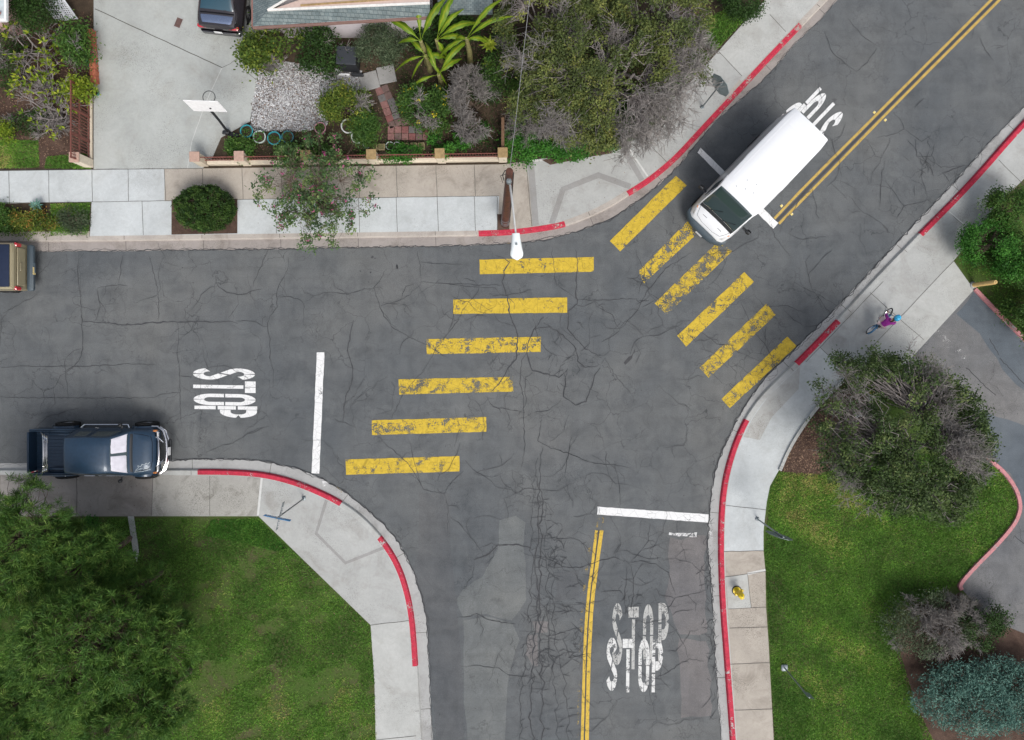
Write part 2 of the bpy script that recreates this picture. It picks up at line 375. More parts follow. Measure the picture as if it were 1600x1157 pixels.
# big cracks, traced
CR = """132,395 123,406 121,420 123,436 125,462 127,480 128,500 129,545 128,556 124,565 116,572 104,580 104,592 106,606 107,622
128,545 116,547 106,556 102,566 103,580
103,583 95,588 90,598 84,606 70,610 68,622|n
192,399 190,412 186,445
152,450 165,448 186,445 199,447
152,452 155,470 156,480 150,501
186,447 179,456
234,401 240,425 247,455 249,480 247,503
129,503 160,504 190,508 215,507 233,505 262,503 305,503 340,504 360,502 372,506
278,505 280,530 277,552 281,580 282,620 282,650 283,670
281,523 293,522 301,515 304,503
240,622 255,615 281,614
281,588 300,590
0,574 40,573 100,573 150,572 200,569 245,571
0,621 50,622 106,622 160,622 220,622 240,622
336,436 341,448 350,455 371,461 385,458 409,452
371,461 372,475 367,485 357,497
451,403 451,418 444,432 436,444 433,456 433,480 425,490 420,500 418,512 422,530 422,560 425,570 428,580 427,606
438,444 445,455 448,463
433,464 456,464 470,470 475,474 474,508
478,472 492,462 510,457 528,459 545,460 565,453 585,451
603,421 596,435 590,444 585,450 587,462 594,480 600,494 612,510 630,522 650,532 668,540
370,501 400,504 410,510 418,511
594,478 610,474 625,470 640,460 658,443
652,392 656,410 658,441
658,410 680,412 723,414
656,441 700,443 723,447 749,449 747,456 735,470 722,486 715,503 700,520 680,548 665,574 660,580
665,577 650,592 630,615 612,655
724,435 741,439 749,448
668,540 678,547 700,560
552,500 548,520 543,548 546,560 551,572 550,600 540,620 536,660
774,399 788,404 796,410 788,425 785,440 793,465 797,495 804,510 809,525 808,545 806,562 794,575 787,590 779,600 768,612
700,443 750,446 785,446
863,386 862,397 866,415 867,435 869,445 885,455 900,467
899,390 903,410 901,440 900,455 902,475 888,486 888,500 887,514 900,530 915,545 940,560
900,467 930,470 960,468 995,467
930,472 933,480 957,492 960,503 967,514 969,518
969,514 985,497 995,487 1010,458 1040,420 1080,395
993,392 995,400 1008,425 1002,445 998,460
849,505 870,517 888,532 900,545 903,565 915,575 935,572
849,496 835,515 825,538 824,555 832,580 850,584 873,590 885,580 887,576
886,578 883,600 880,620 900,633 915,628 922,610 930,585 938,575
824,548 815,565 812,600 818,620 818,650 820,700 815,730
832,582 822,590 820,610 823,628 817,640
760,620 770,635 790,640 820,645
878,625 860,640 835,645
940,568 945,560 965,592 990,620
1010,455 1030,468 1045,475
968,518 950,530 940,535
847,655 840,690 860,700 885,708 905,715 930,726
902,680 890,700 886,718 882,740 890,780
905,718 930,725 960,727 985,732
960,720 962,735 968,760 970,790
640,691 651,735 657,760|n
590,682 612,702 628,715 645,735 662,765 690,772
725,735 700,760 695,772 700,790 700,835
703,808 720,820 735,840 750,857 757,872
740,875 760,868 778,852 795,851 812,852 830,857
770,852 772,870 760,880
741,877 738,900 725,920
713,965 725,964 745,960 762,968 780,972 805,975
721,1042 750,1040 780,1045 795,1055 840,1060
832,842 870,841 900,842 912,850 917,862 922,885
832,842 855,873 880,885 905,888 925,880 945,875 960,871 985,880
985,880 1000,876 1025,882 1045,895 1050,915 1055,930
985,878 1003,860 1012,845 1016,820
965,835 970,850 960,862 962,872
980,885 978,910 975,940 983,965
985,882 990,905 990,930 985,950
855,957 880,956 912,955
862,994 880,988 905,981
985,967 1010,974 1040,966 1045,950 1055,935 1075,930 1105,922
1042,967 1055,985 1068,1005 1075,1028
1022,1060 1045,1050 1065,1035 1078,1030 1100,1033
928,1020 905,1025 890,1028 880,1000 890,990
938,925 968,923 978,935
1200,480 1230,478 1260,490
1088,515 1110,530 1120,538 1148,541
1158,475 1170,500 1185,515
1225,485 1240,500 1255,510 1290,508
1288,50 1300,82 1318,98 1338,112
1325,30 1345,55 1370,72
1371,75 1355,98 1338,112
1395,175 1408,190 1413,203 1390,212 1370,215
1415,203 1440,222 1455,212
1430,218 1432,245 1455,245 1460,225
1445,245 1470,262 1500,260
1382,283 1400,305 1412,322 1455,312
1330,310 1345,330 1378,350 1390,365
1230,365 1255,375 1290,370
1412,322 1402,340
1240,440 1265,455 1280,462 1310,480
1270,455 1262,430 1280,410 1300,390
1275,460 1300,495
1233,400 1210,370 1205,350
1530,60 1540,80 1552,95
20,480 2,500 0,540
60,460 5,490
86,399 75,415 60,430
104,398 105,412"""
def jitter_line(pts, amp=.5, step=5):
    out = []
    for i in range(len(pts) - 1):
        a, b = pts[i], pts[i + 1]; d = math.dist(a, b); n = max(1, int(d / step))
        for k in range(n):
            t = k / n; out.append((a[0] + (b[0] - a[0]) * t + random.uniform(-amp, amp) * 1.3, a[1] + (b[1] - a[1]) * t + random.uniform(-amp, amp) * 1.3))
    out.append(pts[-1]); return out
cz = .012
def crack(pts, w=.026, m=5, amp=.8, z=None):
    global cz
    l = jitter_line(pts, amp); n = len(l); cz = cz + .00002
    ws = [max(.008, w * random.uniform(.45, 1.45) * min(1, .35 + 3 * min(i, n - 1 - i) / n)) for i in range(n)]
    if w > .0235 and m == 5 and z is None: road.ribbon(px(l), [q * 2.0 for q in ws], .0105 + (cz - .012) * .3, 8)
    road.ribbon(px(l), ws, z or cz, m)
for ln in CR.split('\n'):
    ln = ln.replace('|n', ''); pts = [tuple(float(q) for q in s.split(',')) for s in ln.split()]
    crack(pts, random.uniform(.016, .027) if len(pts) > 5 else .017)
    if random.random() < .5 and len(pts) > 3:       # side hairlines
        for k in range(random.randint(1, 3)):
            a = random.choice(pts[1:-1]); th = random.uniform(0, 6.28); L = random.uniform(8, 26)
            b = (a[0] + math.cos(th) * L, a[1] + math.sin(th) * L); c = (b[0] + math.cos(th + .8) * L * .6, b[1] + math.sin(th + .8) * L * .6)
            crack([a, b, c], .018, 7)
# alligator cracking down the middle of the lower street
xs = [(828, 0), (837, 4), (845, -3), (856, -2), (864, 3)]
for i, (x, q) in enumerate(xs):
    y0 = [735, 715, 700, 790, 860][i]; w = 1.0
    pts = []; y = y0
    while y < 1240:
        sp = 1 + max(0, (y - 980) / 90) * .9
        pts.append((843 + (x - 843) * min(sp, 2.0) * (.45 + .55 * min(1, (y - 700) / 250)) + random.uniform(-4.2, 4.2), y)); y += random.uniform(9, 16)
    crack(pts, .026 if i in (1, 2) else .018, 5, .9)
    for a in pts[::1]:
        if a[1] > 780 and random.random() < .8:
            crack([a, (a[0] + random.uniform(5, 13), a[1] + random.uniform(-5, 5))], .018, 5, .6)
for c0, n, r in (((905, 930), 26, 30), ((845, 1030), 70, 42), ((1108, 900), 40, 9), ((980, 940), 18, 14), ((868, 860), 26, 16), ((905, 1000), 20, 14), ((1440, 235), 12, 18), ((995, 465), 8, 14), ((900, 560), 14, 22), ((1112, 1000), 26, 8), ((1300, 470), 6, 14)):
    for _ in range(n):
        yy = random.gauss(0, 1) * (r if r > 10 else 60); a = (c0[0] + random.gauss(0, 1) * r * .6, c0[1] + yy * (1.3 if r > 10 else 1))
        th = random.uniform(0, 6.28); L = random.uniform(4, 11)
        b = (a[0] + math.cos(th) * L, a[1] + math.sin(th) * L); c = (b[0] + math.cos(th + random.uniform(-1.2, 1.2)) * L, b[1] + math.sin(th + random.uniform(-1, 1)) * L)
        crack([a, b, c], .017, 5, .5)
# wandering hairline cracks
def wander(x, y, th, n, w=.012):
    p = [(x, y)]
    for _ in range(n):
        th += random.gauss(0, .35); x += math.cos(th) * 9; y += math.sin(th) * 9; p.append((x, y))
        if random.random() < .12 and n > 5: wander(x, y, th + random.choice((-1.2, 1.2)), n // 3, w * .85)
    crack(p, w, 5 if random.random() < .5 else 7, .9)
for (x0, x1, y0, y1, n_) in ((720, 1100, 700, 1150, 34), (700, 1050, 420, 720, 17), (1000, 1250, 400, 640, 12), (0, 640, 410, 700, 14), (1150, 1560, 60, 420, 16)):
    for _ in range(n_): wander(random.uniform(x0, x1), random.uniform(y0, y1), random.uniform(0, 6.28), random.randint(4, 13), random.uniform(.010, .016))
# broken edge along the gutters, oil spots
for line in (A_NW, A_E, A_SW):
    l = [q for q in line if -60 < q[0] < 1660 and -80 < q[1] < 1250]
    crack(l, .034, 5, 1.0, .0165)
    crack([(a + random.uniform(-2, 2), b + random.uniform(-2, 2)) for a, b in l], .02, 7, 1.8)
def blob(c, r, m=5, z=.009, ax=1.0):
    n = 13; ph = random.uniform(0, 6)
    road.poly([P(c[0] + math.cos(6.283 * i / n) * r * random.uniform(.7, 1.25) * ax, c[1] + math.sin(6.283 * i / n) * r * random.uniform(.7, 1.25)) for i in range(n)], z, m)
blob((620, 416), 2.6, 5, ax=.7); blob((621, 419), 1.8); blob((582, 402), 2.2, 7); blob((586, 404), 1.2, 7); blob((563, 424), 1.2, 7); blob((579, 426), 1.4, 7)
road.poly(px(rough_poly([(985, 556), (992, 545), (988, 560), (978, 570), (973, 566)], 1.5, 5)), .0091, 7)
for _ in range(60): blob((random.uniform(0, 1500), random.uniform(400, 1060)), random.uniform(.35, .9), 7, .0085)
road = road.build('road', [M['asphalt'], M['asphalt_dark'], M['asphalt_beige'], M['asphalt_brown'], M['asphalt_brown'], M['crack'], M['asphalt_blue'], M['crack_soft'], M['crack_halo']])
structure(road)
# --- kerbs with gutters
def kerb(A, B, gm, redspans, name, km=None):
    n = 260
    Bl = arc_resample(smooth_line(px(B, ZK)), n); Al = smooth_line(px(A, 0))
    mb = MB(); sec = []
    for i, b in enumerate(Bl):
        b0 = Vector((b.x, b.y, 0)); a = nearest(Al, b0); d = (a - b0); w = d.length; d.normalize()
        jag = random.uniform(-.012, .03)
        t = b0 + d * .165; f = b0 + d * .19
        bk = b0 - d * .2; sec.append([(bk.x, bk.y, ZK - .008), (b0.x, b0.y, ZK), (t.x, t.y, ZK), (f.x, f.y, ZK - .03), ((b0 + d * .215).x, (b0 + d * .215).y, .03), ((b0 + d * (w + jag)).x, (b0 + d * (w + jag)).y, .0135)])
    for i in range(n - 1):
        for k in range(5):
            mb.add([sec[i][k], sec[i][k + 1], sec[i + 1][k + 1], sec[i + 1][k]], [(0, 1, 2, 3) if name != 'x' else (3, 2, 1, 0)], 0 if k < 4 else 1)
    # joints across kerb and gutter
    for i in range(4, n - 1, 1):
        pass
    acc = 0
    for i in range(1, n):
        acc += (Bl[i] - Bl[i - 1]).length
        if acc > 3.1:
            acc = 0; s = sec[i]
            pts = [Vector((q[0], q[1], q[2] + .003)) for q in s]; mb.ribbon(pts[1:3], .018, None, 2); mb.ribbon(pts[4:], .018, None, 2)
    o = structure(mb.build(name, [km or M['conc_kerb'], gm, M['joint']], smooth=30))
    for (p0, p1) in redspans:
        a = P(*p0, ZK); b = P(*p1, ZK)
        ia = min(range(n), key=lambda i: (Bl[i] - a).length); ib = min(range(n), key=lambda i: (Bl[i] - b).length)
        if ia > ib: ia, ib = ib, ia
        r = MB()
        for i in range(ia, ib):
            s, s2 = sec[i], sec[i + 1]
            def off(q, dz, k): return (q[0], q[1], q[2] + dz)
            e = .0035
            for k in range(1, 4):
                q = [s[k], s[k + 1], s2[k + 1], s2[k]]
                nn = (Vector(q[1]) - Vector(q[0])).cross(Vector(q[3]) - Vector(q[0])); nn.normalize()
                if nn.z < 0: nn = -nn
                r.add([Vector(v) + nn * e for v in q], [(0, 1, 2, 3)])
        r.build('red_kerb_paint', M['red'], o, smooth=30)
    return o
kerb(A_NW, B_NW, M['conc_gutter'], [((743, 361), (878, 348)), ((974, 302), (1250, 34))], 'kerb')
kerb(A_E, B_E, M['conc_gutter_e'], [((1700, 97), (1438, 373)), ((1316, 502), (1248, 573)), ((1172, 656), (1154, 1240))], 'kerb', M['conc_light'])
kerb(A_SW, B_SW, M['conc_gutter_e'], [((304, 742), (530, 790)), ((592, 845), (644, 1040)), ((47, 742), (63, 742))], 'kerb', M['conc_light'])
# small yellow and white paint dabs on the gutters
pd = MB()
for l in ([(518, 760), (524, 766), (531, 771), (536, 768), (526, 760)], [(606, 838), (612, 834), (618, 840), (611, 845)], [(792, 374), (796, 374), (796, 384), (792, 384)]): pd.poly(px(l, .03), .034, 0)
for l in ([(503, 751), (509, 752), (516, 758), (513, 762), (505, 760)], [(1108, 830), (1113, 831), (1113, 842), (1108, 841)]): pd.poly(px(l, .03), .0345, 1)
pd.build('gutter_paint_dab', [M['yellow_old'], M['white_worn']], road)
# --- block soils
M['grass_soil'] = soil('lawn_soil', [(.3, (.055, .11, .02)), (.5, (.07, .105, .028)), (.62, (.085, .085, .04)), (.75, (.11, .085, .058))], 1.0, 34)
M['mulch'] = soil('mulch', [(.3, (.05, .032, .025)), (.7, (.13, .085, .065))], 2, 40)
M['dark_soil'] = soil('garden_soil', [(.3, (.035, .028, .02)), (.7, (.09, .065, .045))], 2, 40)
def block(B, extra, name, mat, z=.12):
    mb = MB(); mb.prism([v for v in px(B + extra, z)], -.05, z, 0); return structure(mb.build(name, mat))
block(B_NW, [(-900, -900)], 'garden_ground', M['dark_soil'])
block(B_E, [(2600, 1900)], 'lawn_ground', M['grass_soil'])
block(B_SW, [(-900, 1900)], 'lawn_ground', M['grass_soil'])
# --- pavements
def pave(polys, name, joints=(), extras=()):
    mb = MB(); mats = []
    def mi(m):
        if m not in mats: mats.append(m)
        return mats.index(m)
    for l, m in polys: mb.prism(px(l, ZK), 0.02, ZK - .0005 * mi(m) - .0002, mi(m))
    for l, w, m, z in extras: mb.ribbon(px(l, ZK), w, ZK + z, mi(m))
    for l in joints:
        w = .018
        if len(l) == 3: l, w = l[:2], l[2]
        mb.ribbon(px(jitter_line(l, .25, 12), ZK), w, ZK + .006, mi('joint'))
    return structure(mb.build(name, [M[m] for m in mats]))
nwj = [((x, 267.5 - x * .012), (x + 1, 317.5 - x * .014)) for x in (14, 76, 143.5, 200)] + [((x, 264.5 - (x - 257) * .0135), (x + 2, 313.5 - (x - 257) * .0145)) for x in (257, 316, 378, 439, 500, 560, 619, 681, 741)]
nwj += [((x, 313.8 - (x - 257) * .0145), (x + 2, 367 - (x - 257) * .012)) for x in (222, 430, 500, 560, 619, 683, 741)]
nwj += [((-900, 326), (143, 316)), ((143, 316), (257, 314)), ((257, 314), (780, 306.5)), ((-900, 271), (150, 265.5)), ((822, 252), (831, 354)), ((1007, 218), (1042, 254)), ((1123, 81), (1159, 119)), ((1203, 23), (1228, 50)), ((777, 308), (777, 360)), ((143, 316), (140, 370)), ((150, 265), (316, 263.5))]
pave([([(-900, 271), (0, 267.5), (150, 265.5), (257, 264.5), (257, 314), (143, 316), (0, 318), (-900, 326)], 'conc_white'),
      ([(257, 264.5), (316, 263.5), (788, 257), (822, 252), (829, 306), (780, 306.5), (257, 314)], 'conc_beige'),
      ([(143, 316), (257, 314), (780, 306.5), (777, 360), (743, 361), (600, 363), (400, 366), (140, 369.5)], 'conc_white'),
      ([(780, 306.5), (829, 306), (833, 354.7), (800, 359), (777, 360)], 'conc_beige'),
      ([(822, 252), (875, 247), (930, 238), (976, 224), (985, 218), (1007, 216), (1042, 254), (1010, 280), (974, 302), (950, 317), (920, 332), (878, 348), (840, 354), (833, 354.7), (829, 306)], 'conc_grey'),
      ([(1007, 216), (1040, 185), (1050, 155), (1073, 135), (1123, 80), (1160, 119), (1100, 193), (1060, 237), (1042, 254)], 'conc_grey'),
      ([(1123, 80), (1160, 38), (1205, -10), (1400, -215), (2080, -900), (2100, -850), (1500, -225), (1283, 0), (1250, 34), (1200, 86), (1160, 129.4)], 'conc_light')],
     'sidewalk', nwj, [([(829, 253), (837, 353)], .27, 'tactile', .003), ([(862, 350), (880, 296), (935, 274), (985, 292)], .24, 'tactile', .003),
                       ([(973, 231), (1003, 282)], .22, 'tactile', .0035), ([(979, 227), (1012, 276)], .07, 'joint_pale', .004), ([(826, 252), (875, 248.5), (930, 239), (976, 225)], .1, 'joint_pale', .004)])
swj = [((239, 744), (237, 806)), ((328, 744), (328, 806)), ((579, 977), (639, 970)), ((585, 1157), (650, 1150)), ((120, 744), (120, 806)), ((0, 744), (0, 806))]
pave([([(-900, 742), (0, 742), (239, 742), (237, 807), (-900, 809)], 'conc_old'),
      ([(239, 742), (300, 742), (360, 742.5), (410, 746), (403, 807), (237, 807)], 'conc_old2'),
      ([(410, 746), (455, 757), (493, 772), (528, 789), (562, 813), (592, 845), (618, 885), (634, 935), (640, 970), (579, 977), (404, 807)], 'conc_grey'),
      ([(579, 977), (640, 970), (646, 1065), (651, 1157), (660, 1300), (680, 1900), (610, 1900), (592, 1300), (587, 1157), (585, 1065)], 'conc_light')],
     'sidewalk', swj, [([(409, 747), (403, 806)], .09, 'joint_pale', .0045), ([(510, 782), (494, 834), (540, 880), (600, 856)], .13, 'tactile', .003)])
ej = [((1483, 332), (1523, 368)), ((1359, 457), (1389, 484)), ((1389, 484), (1443, 531)), ((1490, 408), (1349, 557)), ((1281, 543), (1322, 580)), ((1131, 862), (1193, 861)), ((1133, 902), (1196, 893)), ((1138, 952), (1197, 949)), ((1168, 898), (1174, 950)), ((1140, 982), (1199, 980)),
      ((1141, 1038), (1204, 1036)), ((1147, 1110), (1208, 1108)), ((1380, 440), (1259, 566)), ((1134, 790), (1197, 797)), ((1560, 250), (1600, 290))]
pave([([(2400, -620), (1700, 97), (1600, 199), (1523, 288), (1440, 372), (1381, 432), (1317, 502), (1281, 543), (1322, 582), (1349, 557), (1490, 408), (1528, 362), (1556, 322), (1600, 280), (1700, 180), (2480, -600)], 'conc_grey'),
      ([(1490, 408), (1522, 453), (1407, 578), (1349, 557)], 'conc_light'),
      ([(1349, 557), (1407, 578), (1360, 628), (1322, 582)], 'conc_grey'),
      ([(1281, 543), (1322, 582), (1320, 593), (1275, 635), (1250, 670), (1232, 700), (1217, 735), (1203, 760), (1198, 785), (1193, 830), (1193, 861), (1131, 862), (1131, 840), (1133, 790), (1138, 750), (1148, 712), (1160, 680), (1175, 650), (1200, 617), (1250, 571)], 'conc_white'),
      ([(1131, 862), (1193, 861), (1196, 893), (1197, 949), (1201, 1005), (1204, 1065), (1209, 1157), (1217, 1300), (1238, 1900), (1180, 1900), (1158, 1300), (1150, 1157), (1143, 1065), (1139, 1010), (1135, 960), (1132, 900)], 'conc_beige')],
     'sidewalk', ej, [([(1483, 331), (1522, 365)], .05, 'joint_pale', .0065), ([(1168, 897), (1196, 891)], .1, 'joint_pale', .004)])
ml = MB(); ml.poly(px([(1250, 573), (1248, 608), (1206, 652), (1187, 688), (1162, 683), (1177, 652), (1202, 618)], ZK), ZK + .003); structure(ml.build('sidewalk_ramp', concrete('concrete_ramp', (.42, .42, .40), (.2, .17, .14), .5)))
# hydrant slab, planting pockets
ml = MB(); ml.poly(px([(1134, 902), (1168, 897), (1174, 950), (1138, 952)], ZK), ZK + .004); structure(ml.build('sidewalk_slab', M['conc_light']))
ml = MB()
ml.poly(px([(268, 313), (371, 311), (371, 365), (268, 367)], ZK), ZK + .005)
ml.poly(px([(777, 335), (796, 335), (796, 359), (777, 360)], ZK), ZK + .005)
structure(ml.build('planting_soil', M['mulch']))
# low pale kerb on the mulch side and edging strips
lw = MB(); l = smooth_line(px([(1322, 591), (1300, 611), (1275, 637), (1250, 672), (1232, 702), (1218, 735)], ZK))
for i in range(len(l) - 1):
    a, b = l[i], l[i + 1]; d = (b - a); m_ = (a + b) / 2; lw.box((m_.x, m_.y, .17), (d.length + .01, .12, .12), math.atan2(d.y, d.x))
structure(lw.build('kerb_edging', M['conc_light']))
lw = MB(); lw.prism(px([(200, 807), (209, 807), (217, 860), (214, 878), (208, 860)], .14), .05, .16); structure(lw.build('kerb_edging', M['conc_grey']))
# --- concrete drive on the north side and asphalt drive on the east side
dv = MB(); dv.prism(px([(146, -300), (146, 264.6), (316, 263.3), (330, 250), (345, 215), (390, 190), (404, 112), (402, -300)], .16), .05, .146, 0)
for l, w, mm in (([(148, 14), (250, 61), (347, 106)], .03, 1), ([(347, 106), (322, 160), (300, 220), (293, 263)], .02, 2), ([(347, 106), (360, 100), (372, 90)], .015, 1), ([(365, 95), (400, 125)], .015, 1)):
    dv.ribbon(px(jitter_line(l, .3, 10), .15), w, .15, mm)
structure(dv.build('driveway', [M['conc_drive'], M['joint'], M['joint_pale']]))
dv = MB(); ZD = .128
dv.poly(px([(1407, 575), (1522, 453), (1600, 530), (1900, 830), (1900, 1300), (1560, 1300), (1545, 970), (1498, 915), (1525, 885), (1558, 853), (1583, 823), (1593, 800), (1595, 785), (1576, 746), (1543, 718), (1450, 640)], ZD), ZD, 0)
dv.poly(px(rough_poly([(1522, 456), (1600, 535), (1640, 575), (1630, 640), (1575, 590), (1530, 520), (1495, 490)], 2), ZD), ZD + .003, 1)
dv.poly(px(rough_poly([(1530, 640), (1590, 660), (1700, 740), (1700, 800), (1598, 790), (1578, 742), (1540, 712), (1500, 660)], 3), ZD), ZD + .003, 1)
for l in ([(1510, 575), (1540, 605), (1556, 618)], [(1545, 530), (1556, 545), (1560, 555)], [(1585, 838), (1600, 850)], [(1562, 560), (1600, 600)]): dv.ribbon(px(jitter_line(l, .8), ZD), .03, ZD + .006, 2)
east_drive = structure(dv.build('driveway', [M['asphalt_drive'], M['asphalt_blue'], M['crack']]))
wm = MB(); wm.poly(px(rough_poly([(1457, 517), (1466, 515), (1486, 533), (1488, 543), (1478, 546), (1470, 530)], 1.5, 6), ZD), ZD + .009)
wm.poly(px(rough_poly([(1493, 549), (1503, 544), (1508, 552), (1512, 566), (1506, 570), (1500, 556)], 1.5, 6), ZD), ZD + .009)
wm.build('worn_arrow_paint', M['white_faint'], east_drive)
def kerb_line(l, mat, w=.16, h=.12, z=.1, name='driveway_kerb'):
    mb = MB(); l = smooth_line(px(l, .2)); vs = []
    for i, p in enumerate(l):
        d = l[min(i + 1, len(l) - 1)] - l[max(i - 1, 0)]; d.normalize(); q = Vector((-d.y, d.x, 0)) * w / 2
        vs += [(p.x + q.x, p.y + q.y, z), (p.x + q.x * .9, p.y + q.y * .9, z + h), (p.x - q.x * .9, p.y - q.y * .9, z + h), (p.x - q.x, p.y - q.y, z)]
    fs = []
    for i in range(len(l) - 1):
        for k in range(3): fs.append((i * 4 + k, i * 4 + 4 + k, i * 4 + 5 + k, i * 4 + 1 + k))
    mb.add(vs, fs); mb.add([vs[0], vs[1], vs[2], vs[3]], [(0, 1, 2, 3)]); mb.add(vs[-4:], [(3, 2, 1, 0)])
    return structure(mb.build(name, mat))
kerb_line([(1524, 452), (1560, 489), (1600, 529), (1700, 628)], M['pink'])
kerb_line([(1524, 452), (1560, 489), (1600, 529), (1700, 628)], M['conc_grey'], .158, .116)
kl = [(1541, 716), (1560, 729), (1576, 746), (1590, 768), (1595, 790), (1592, 806), (1583, 823), (1558, 852), (1525, 885), (1499, 914), (1503, 922)]
kerb_line(kl, M['pink']); kerb_line(kl, M['conc_grey'], .158, .116)
# mulch, gravel, parkway soil
g = MB(); g.poly(px([(1322, 594), (1275, 639), (1250, 674), (1218, 737), (1260, 745), (1300, 735), (1330, 700), (1360, 640), (1350, 610)], .14), .129); g.poly(px([(1395, 1000), (1500, 925), (1545, 968), (1700, 1030), (1700, 1300), (1490, 1300), (1425, 1100)], .14), .1295); structure(g.build('mulch_bed', M['mulch']))
M['gravel'] = soil('gravel_base', [(.3, (.22, .21, .20)), (.7, (.4, .4, .4))], 2, 60)
g = MB(); GR = [(392, 205), (393, 160), (404, 112), (440, 95), (500, 105), (565, 110), (566, 140), (510, 150), (512, 195), (480, 206)]; g.poly(px(GR, .14), .135); structure(g.build('gravel_bed', M['gravel']))
g = MB(); g.poly(px([(100, 262), (145, 262), (145, 100), (60, 60), (0, 20), (-100, 20), (-100, 262)], .14), .128); structure(g.build('mulch_bed', M['mulch']))
g = MB(); g.poly(px([(846, 250), (930, 236), (960, 229), (955, 240), (925, 245), (890, 252), (860, 258)], ZK), ZK + .007); structure(g.build('mulch_strip', M['mulch']))
# ================================================================== PAINT ON THE ROAD
def stripe(quad, name, mat, z=.007, label=None, n=12, amp=.35):
    (a, b, c, d) = [Vector((*q, 0)) for q in quad]; out = []
    for p, q in ((a, b), (b, c), (c, d), (d, a)):
        k = max(2, int((q - p).length / 7))
        for i in range(k):
            r = p.lerp(q, i / k); out.append((r.x + random.uniform(-amp, amp), r.y + random.uniform(-amp, amp)))
    mb = MB(); mb.poly(px(out), z); return mb.build(name, mat, road, label=label)
def ymat(w, s): return roadpaint('yellow_crossing_paint', (.62, .435, .045), w * .8 + .14, .45, s, .6 + (s * 7 % 1) * 1.1)
for i, (q, w) in enumerate([([(749, 406), (928, 402), (928, 425), (750, 429)], .22), ([(708, 468), (886, 465), (886, 489), (708, 491)], .2), ([(666, 530), (845, 526.5), (845, 550), (667, 554)], .42),
                            ([(623, 593), (801, 589), (802, 612), (624, 617)], .45), ([(581, 657), (760, 652), (760, 675), (581, 680)], .42), ([(540, 718), (718, 713), (718, 737), (541, 742)], .3),
                            ([(953, 377), (1056, 275), (1073, 290), (969, 393)], .22), ([(998, 424), (1088, 332), (1106, 350), (1006, 443)], .55), ([(1023, 474), (1122, 378), (1144, 393), (1042, 492)], .62),
                            ([(1058, 525), (1163, 425.5), (1178, 441), (1072, 542)], .36), ([(1093, 575), (1198, 474.5), (1212, 492), (1107, 591)], .5), ([(1127, 624), (1230.5, 526), (1245, 541), (1140, 638)], .36)]):
    stripe(q, 'crosswalk_stripe', ymat(w, i * 1.37 + 1), label='heavily worn yellow crosswalk stripe' if i == 8 else None)
stripe([(495, 551), (507, 551), (499, 740), (487, 740)], 'stop_line', M['white_line'])
stripe([(934, 792), (1107, 804), (1107, 817), (933, 804)], 'stop_line', M['white_line'])
stripe([(1094, 231), (1216, 349), (1208, 358), (1090, 239)], 'stop_line', M['white_line'])
stripe([(1045, 832), (1089, 833), (1089, 839), (1046, 837)], 'worn_line_remnant', M['white_worn'], amp=1.2)
def line_paint(l, w, mat, name='centre_line', z=.0074):
    mb = MB(); L = arc_resample(smooth_line(px(l), 1), 60); mb.ribbon(L, [w * random.uniform(.94, 1.05) for _ in L], z); return mb.build(name, mat, road)
line_paint([(1210, 342), (1260, 289), (1400, 149), (1549, 0), (1800, -252)], .105, M['yellow_line'])
line_paint([(1217, 350), (1270, 296), (1412, 150), (1562, 0), (1812, -252)], .105, M['yellow_line'])
line_paint([(940, 829), (933, 880), (925, 940), (921, 1010), (919, 1066), (914, 1300)], .15, M['yellow_fresh'])
line_paint([(932, 829), (926, 880), (919, 930), (914, 1000), (912, 1066), (906, 1300)], .12, M['yellow_fresh'])
line_paint([(924, 836), (916, 890), (910, 950), (906, 1010), (905, 1066), (899, 1300)], .1, M['yellow_old'])
line_paint([(936, 805), (932, 829)], .08, M['yellow_old']); line_paint([(943, 805), (940, 829)], .08, M['yellow_old'])
mb = MB(); mb.ribbon(px([(1213.5, 346), (1265, 292.5), (1406, 149.5), (1555.5, 0), (1806, -252)]), .1, .0066); mb.ribbon(px([(936, 829), (930, 880), (922, 935), (917, 1010), (915.5, 1066), (910, 1300)]), .09, .0066); mb.build('centre_line_seal', M['crack_soft'], road)
# letters, unit square (across, up), stroke in the same unit
def arcp(cx, cy, rx, ry, a0, a1, n=12): return [(cx + rx * math.cos(R(a0 + (a1 - a0) * i / n)), cy + ry * math.sin(R(a0 + (a1 - a0) * i / n))) for i in range(n + 1)]
W_ = .30; h_ = W_ / 2
LET = {'T': [[(.5, 0), (.5, .8)], [(0, .91), (.48, .91)], [(.52, .91), (1, .91)]],
       'O': [[(1 - h_, .51)] + arcp(.5, .72, .5 - h_, .19, 0, 87, 8), arcp(.5, .72, .5 - h_, .19, 93, 180, 8) + [(h_, .51)], [(h_, .49)] + arcp(.5, .28, .5 - h_, .19, 180, 267, 8), arcp(.5, .28, .5 - h_, .19, 273, 360, 8) + [(1 - h_, .49)]],
       'S': [arcp(.5, .73, .5 - h_, .18, 10, 86, 6), arcp(.5, .73, .5 - h_, .18, 94, 200, 8) + [(.3, .6), (.47, .52)], [(.53, .48), (.7, .4)] + arcp(.5, .27, .5 - h_, .18, 20, -86, 8), arcp(.5, .27, .5 - h_, .18, -94, -170, 6)],
       'P': [[(h_, 0), (h_, .34)], [(h_, .37), (h_, .66)], [(h_, .69), (h_, 1)], [(W_ + .03, .91), (.5, .91)] + arcp(.5, .7, .36, .21, 90, 4, 8), arcp(.5, .7, .36, .21, -4, -90, 8) + [(W_ + .03, .49)]]}
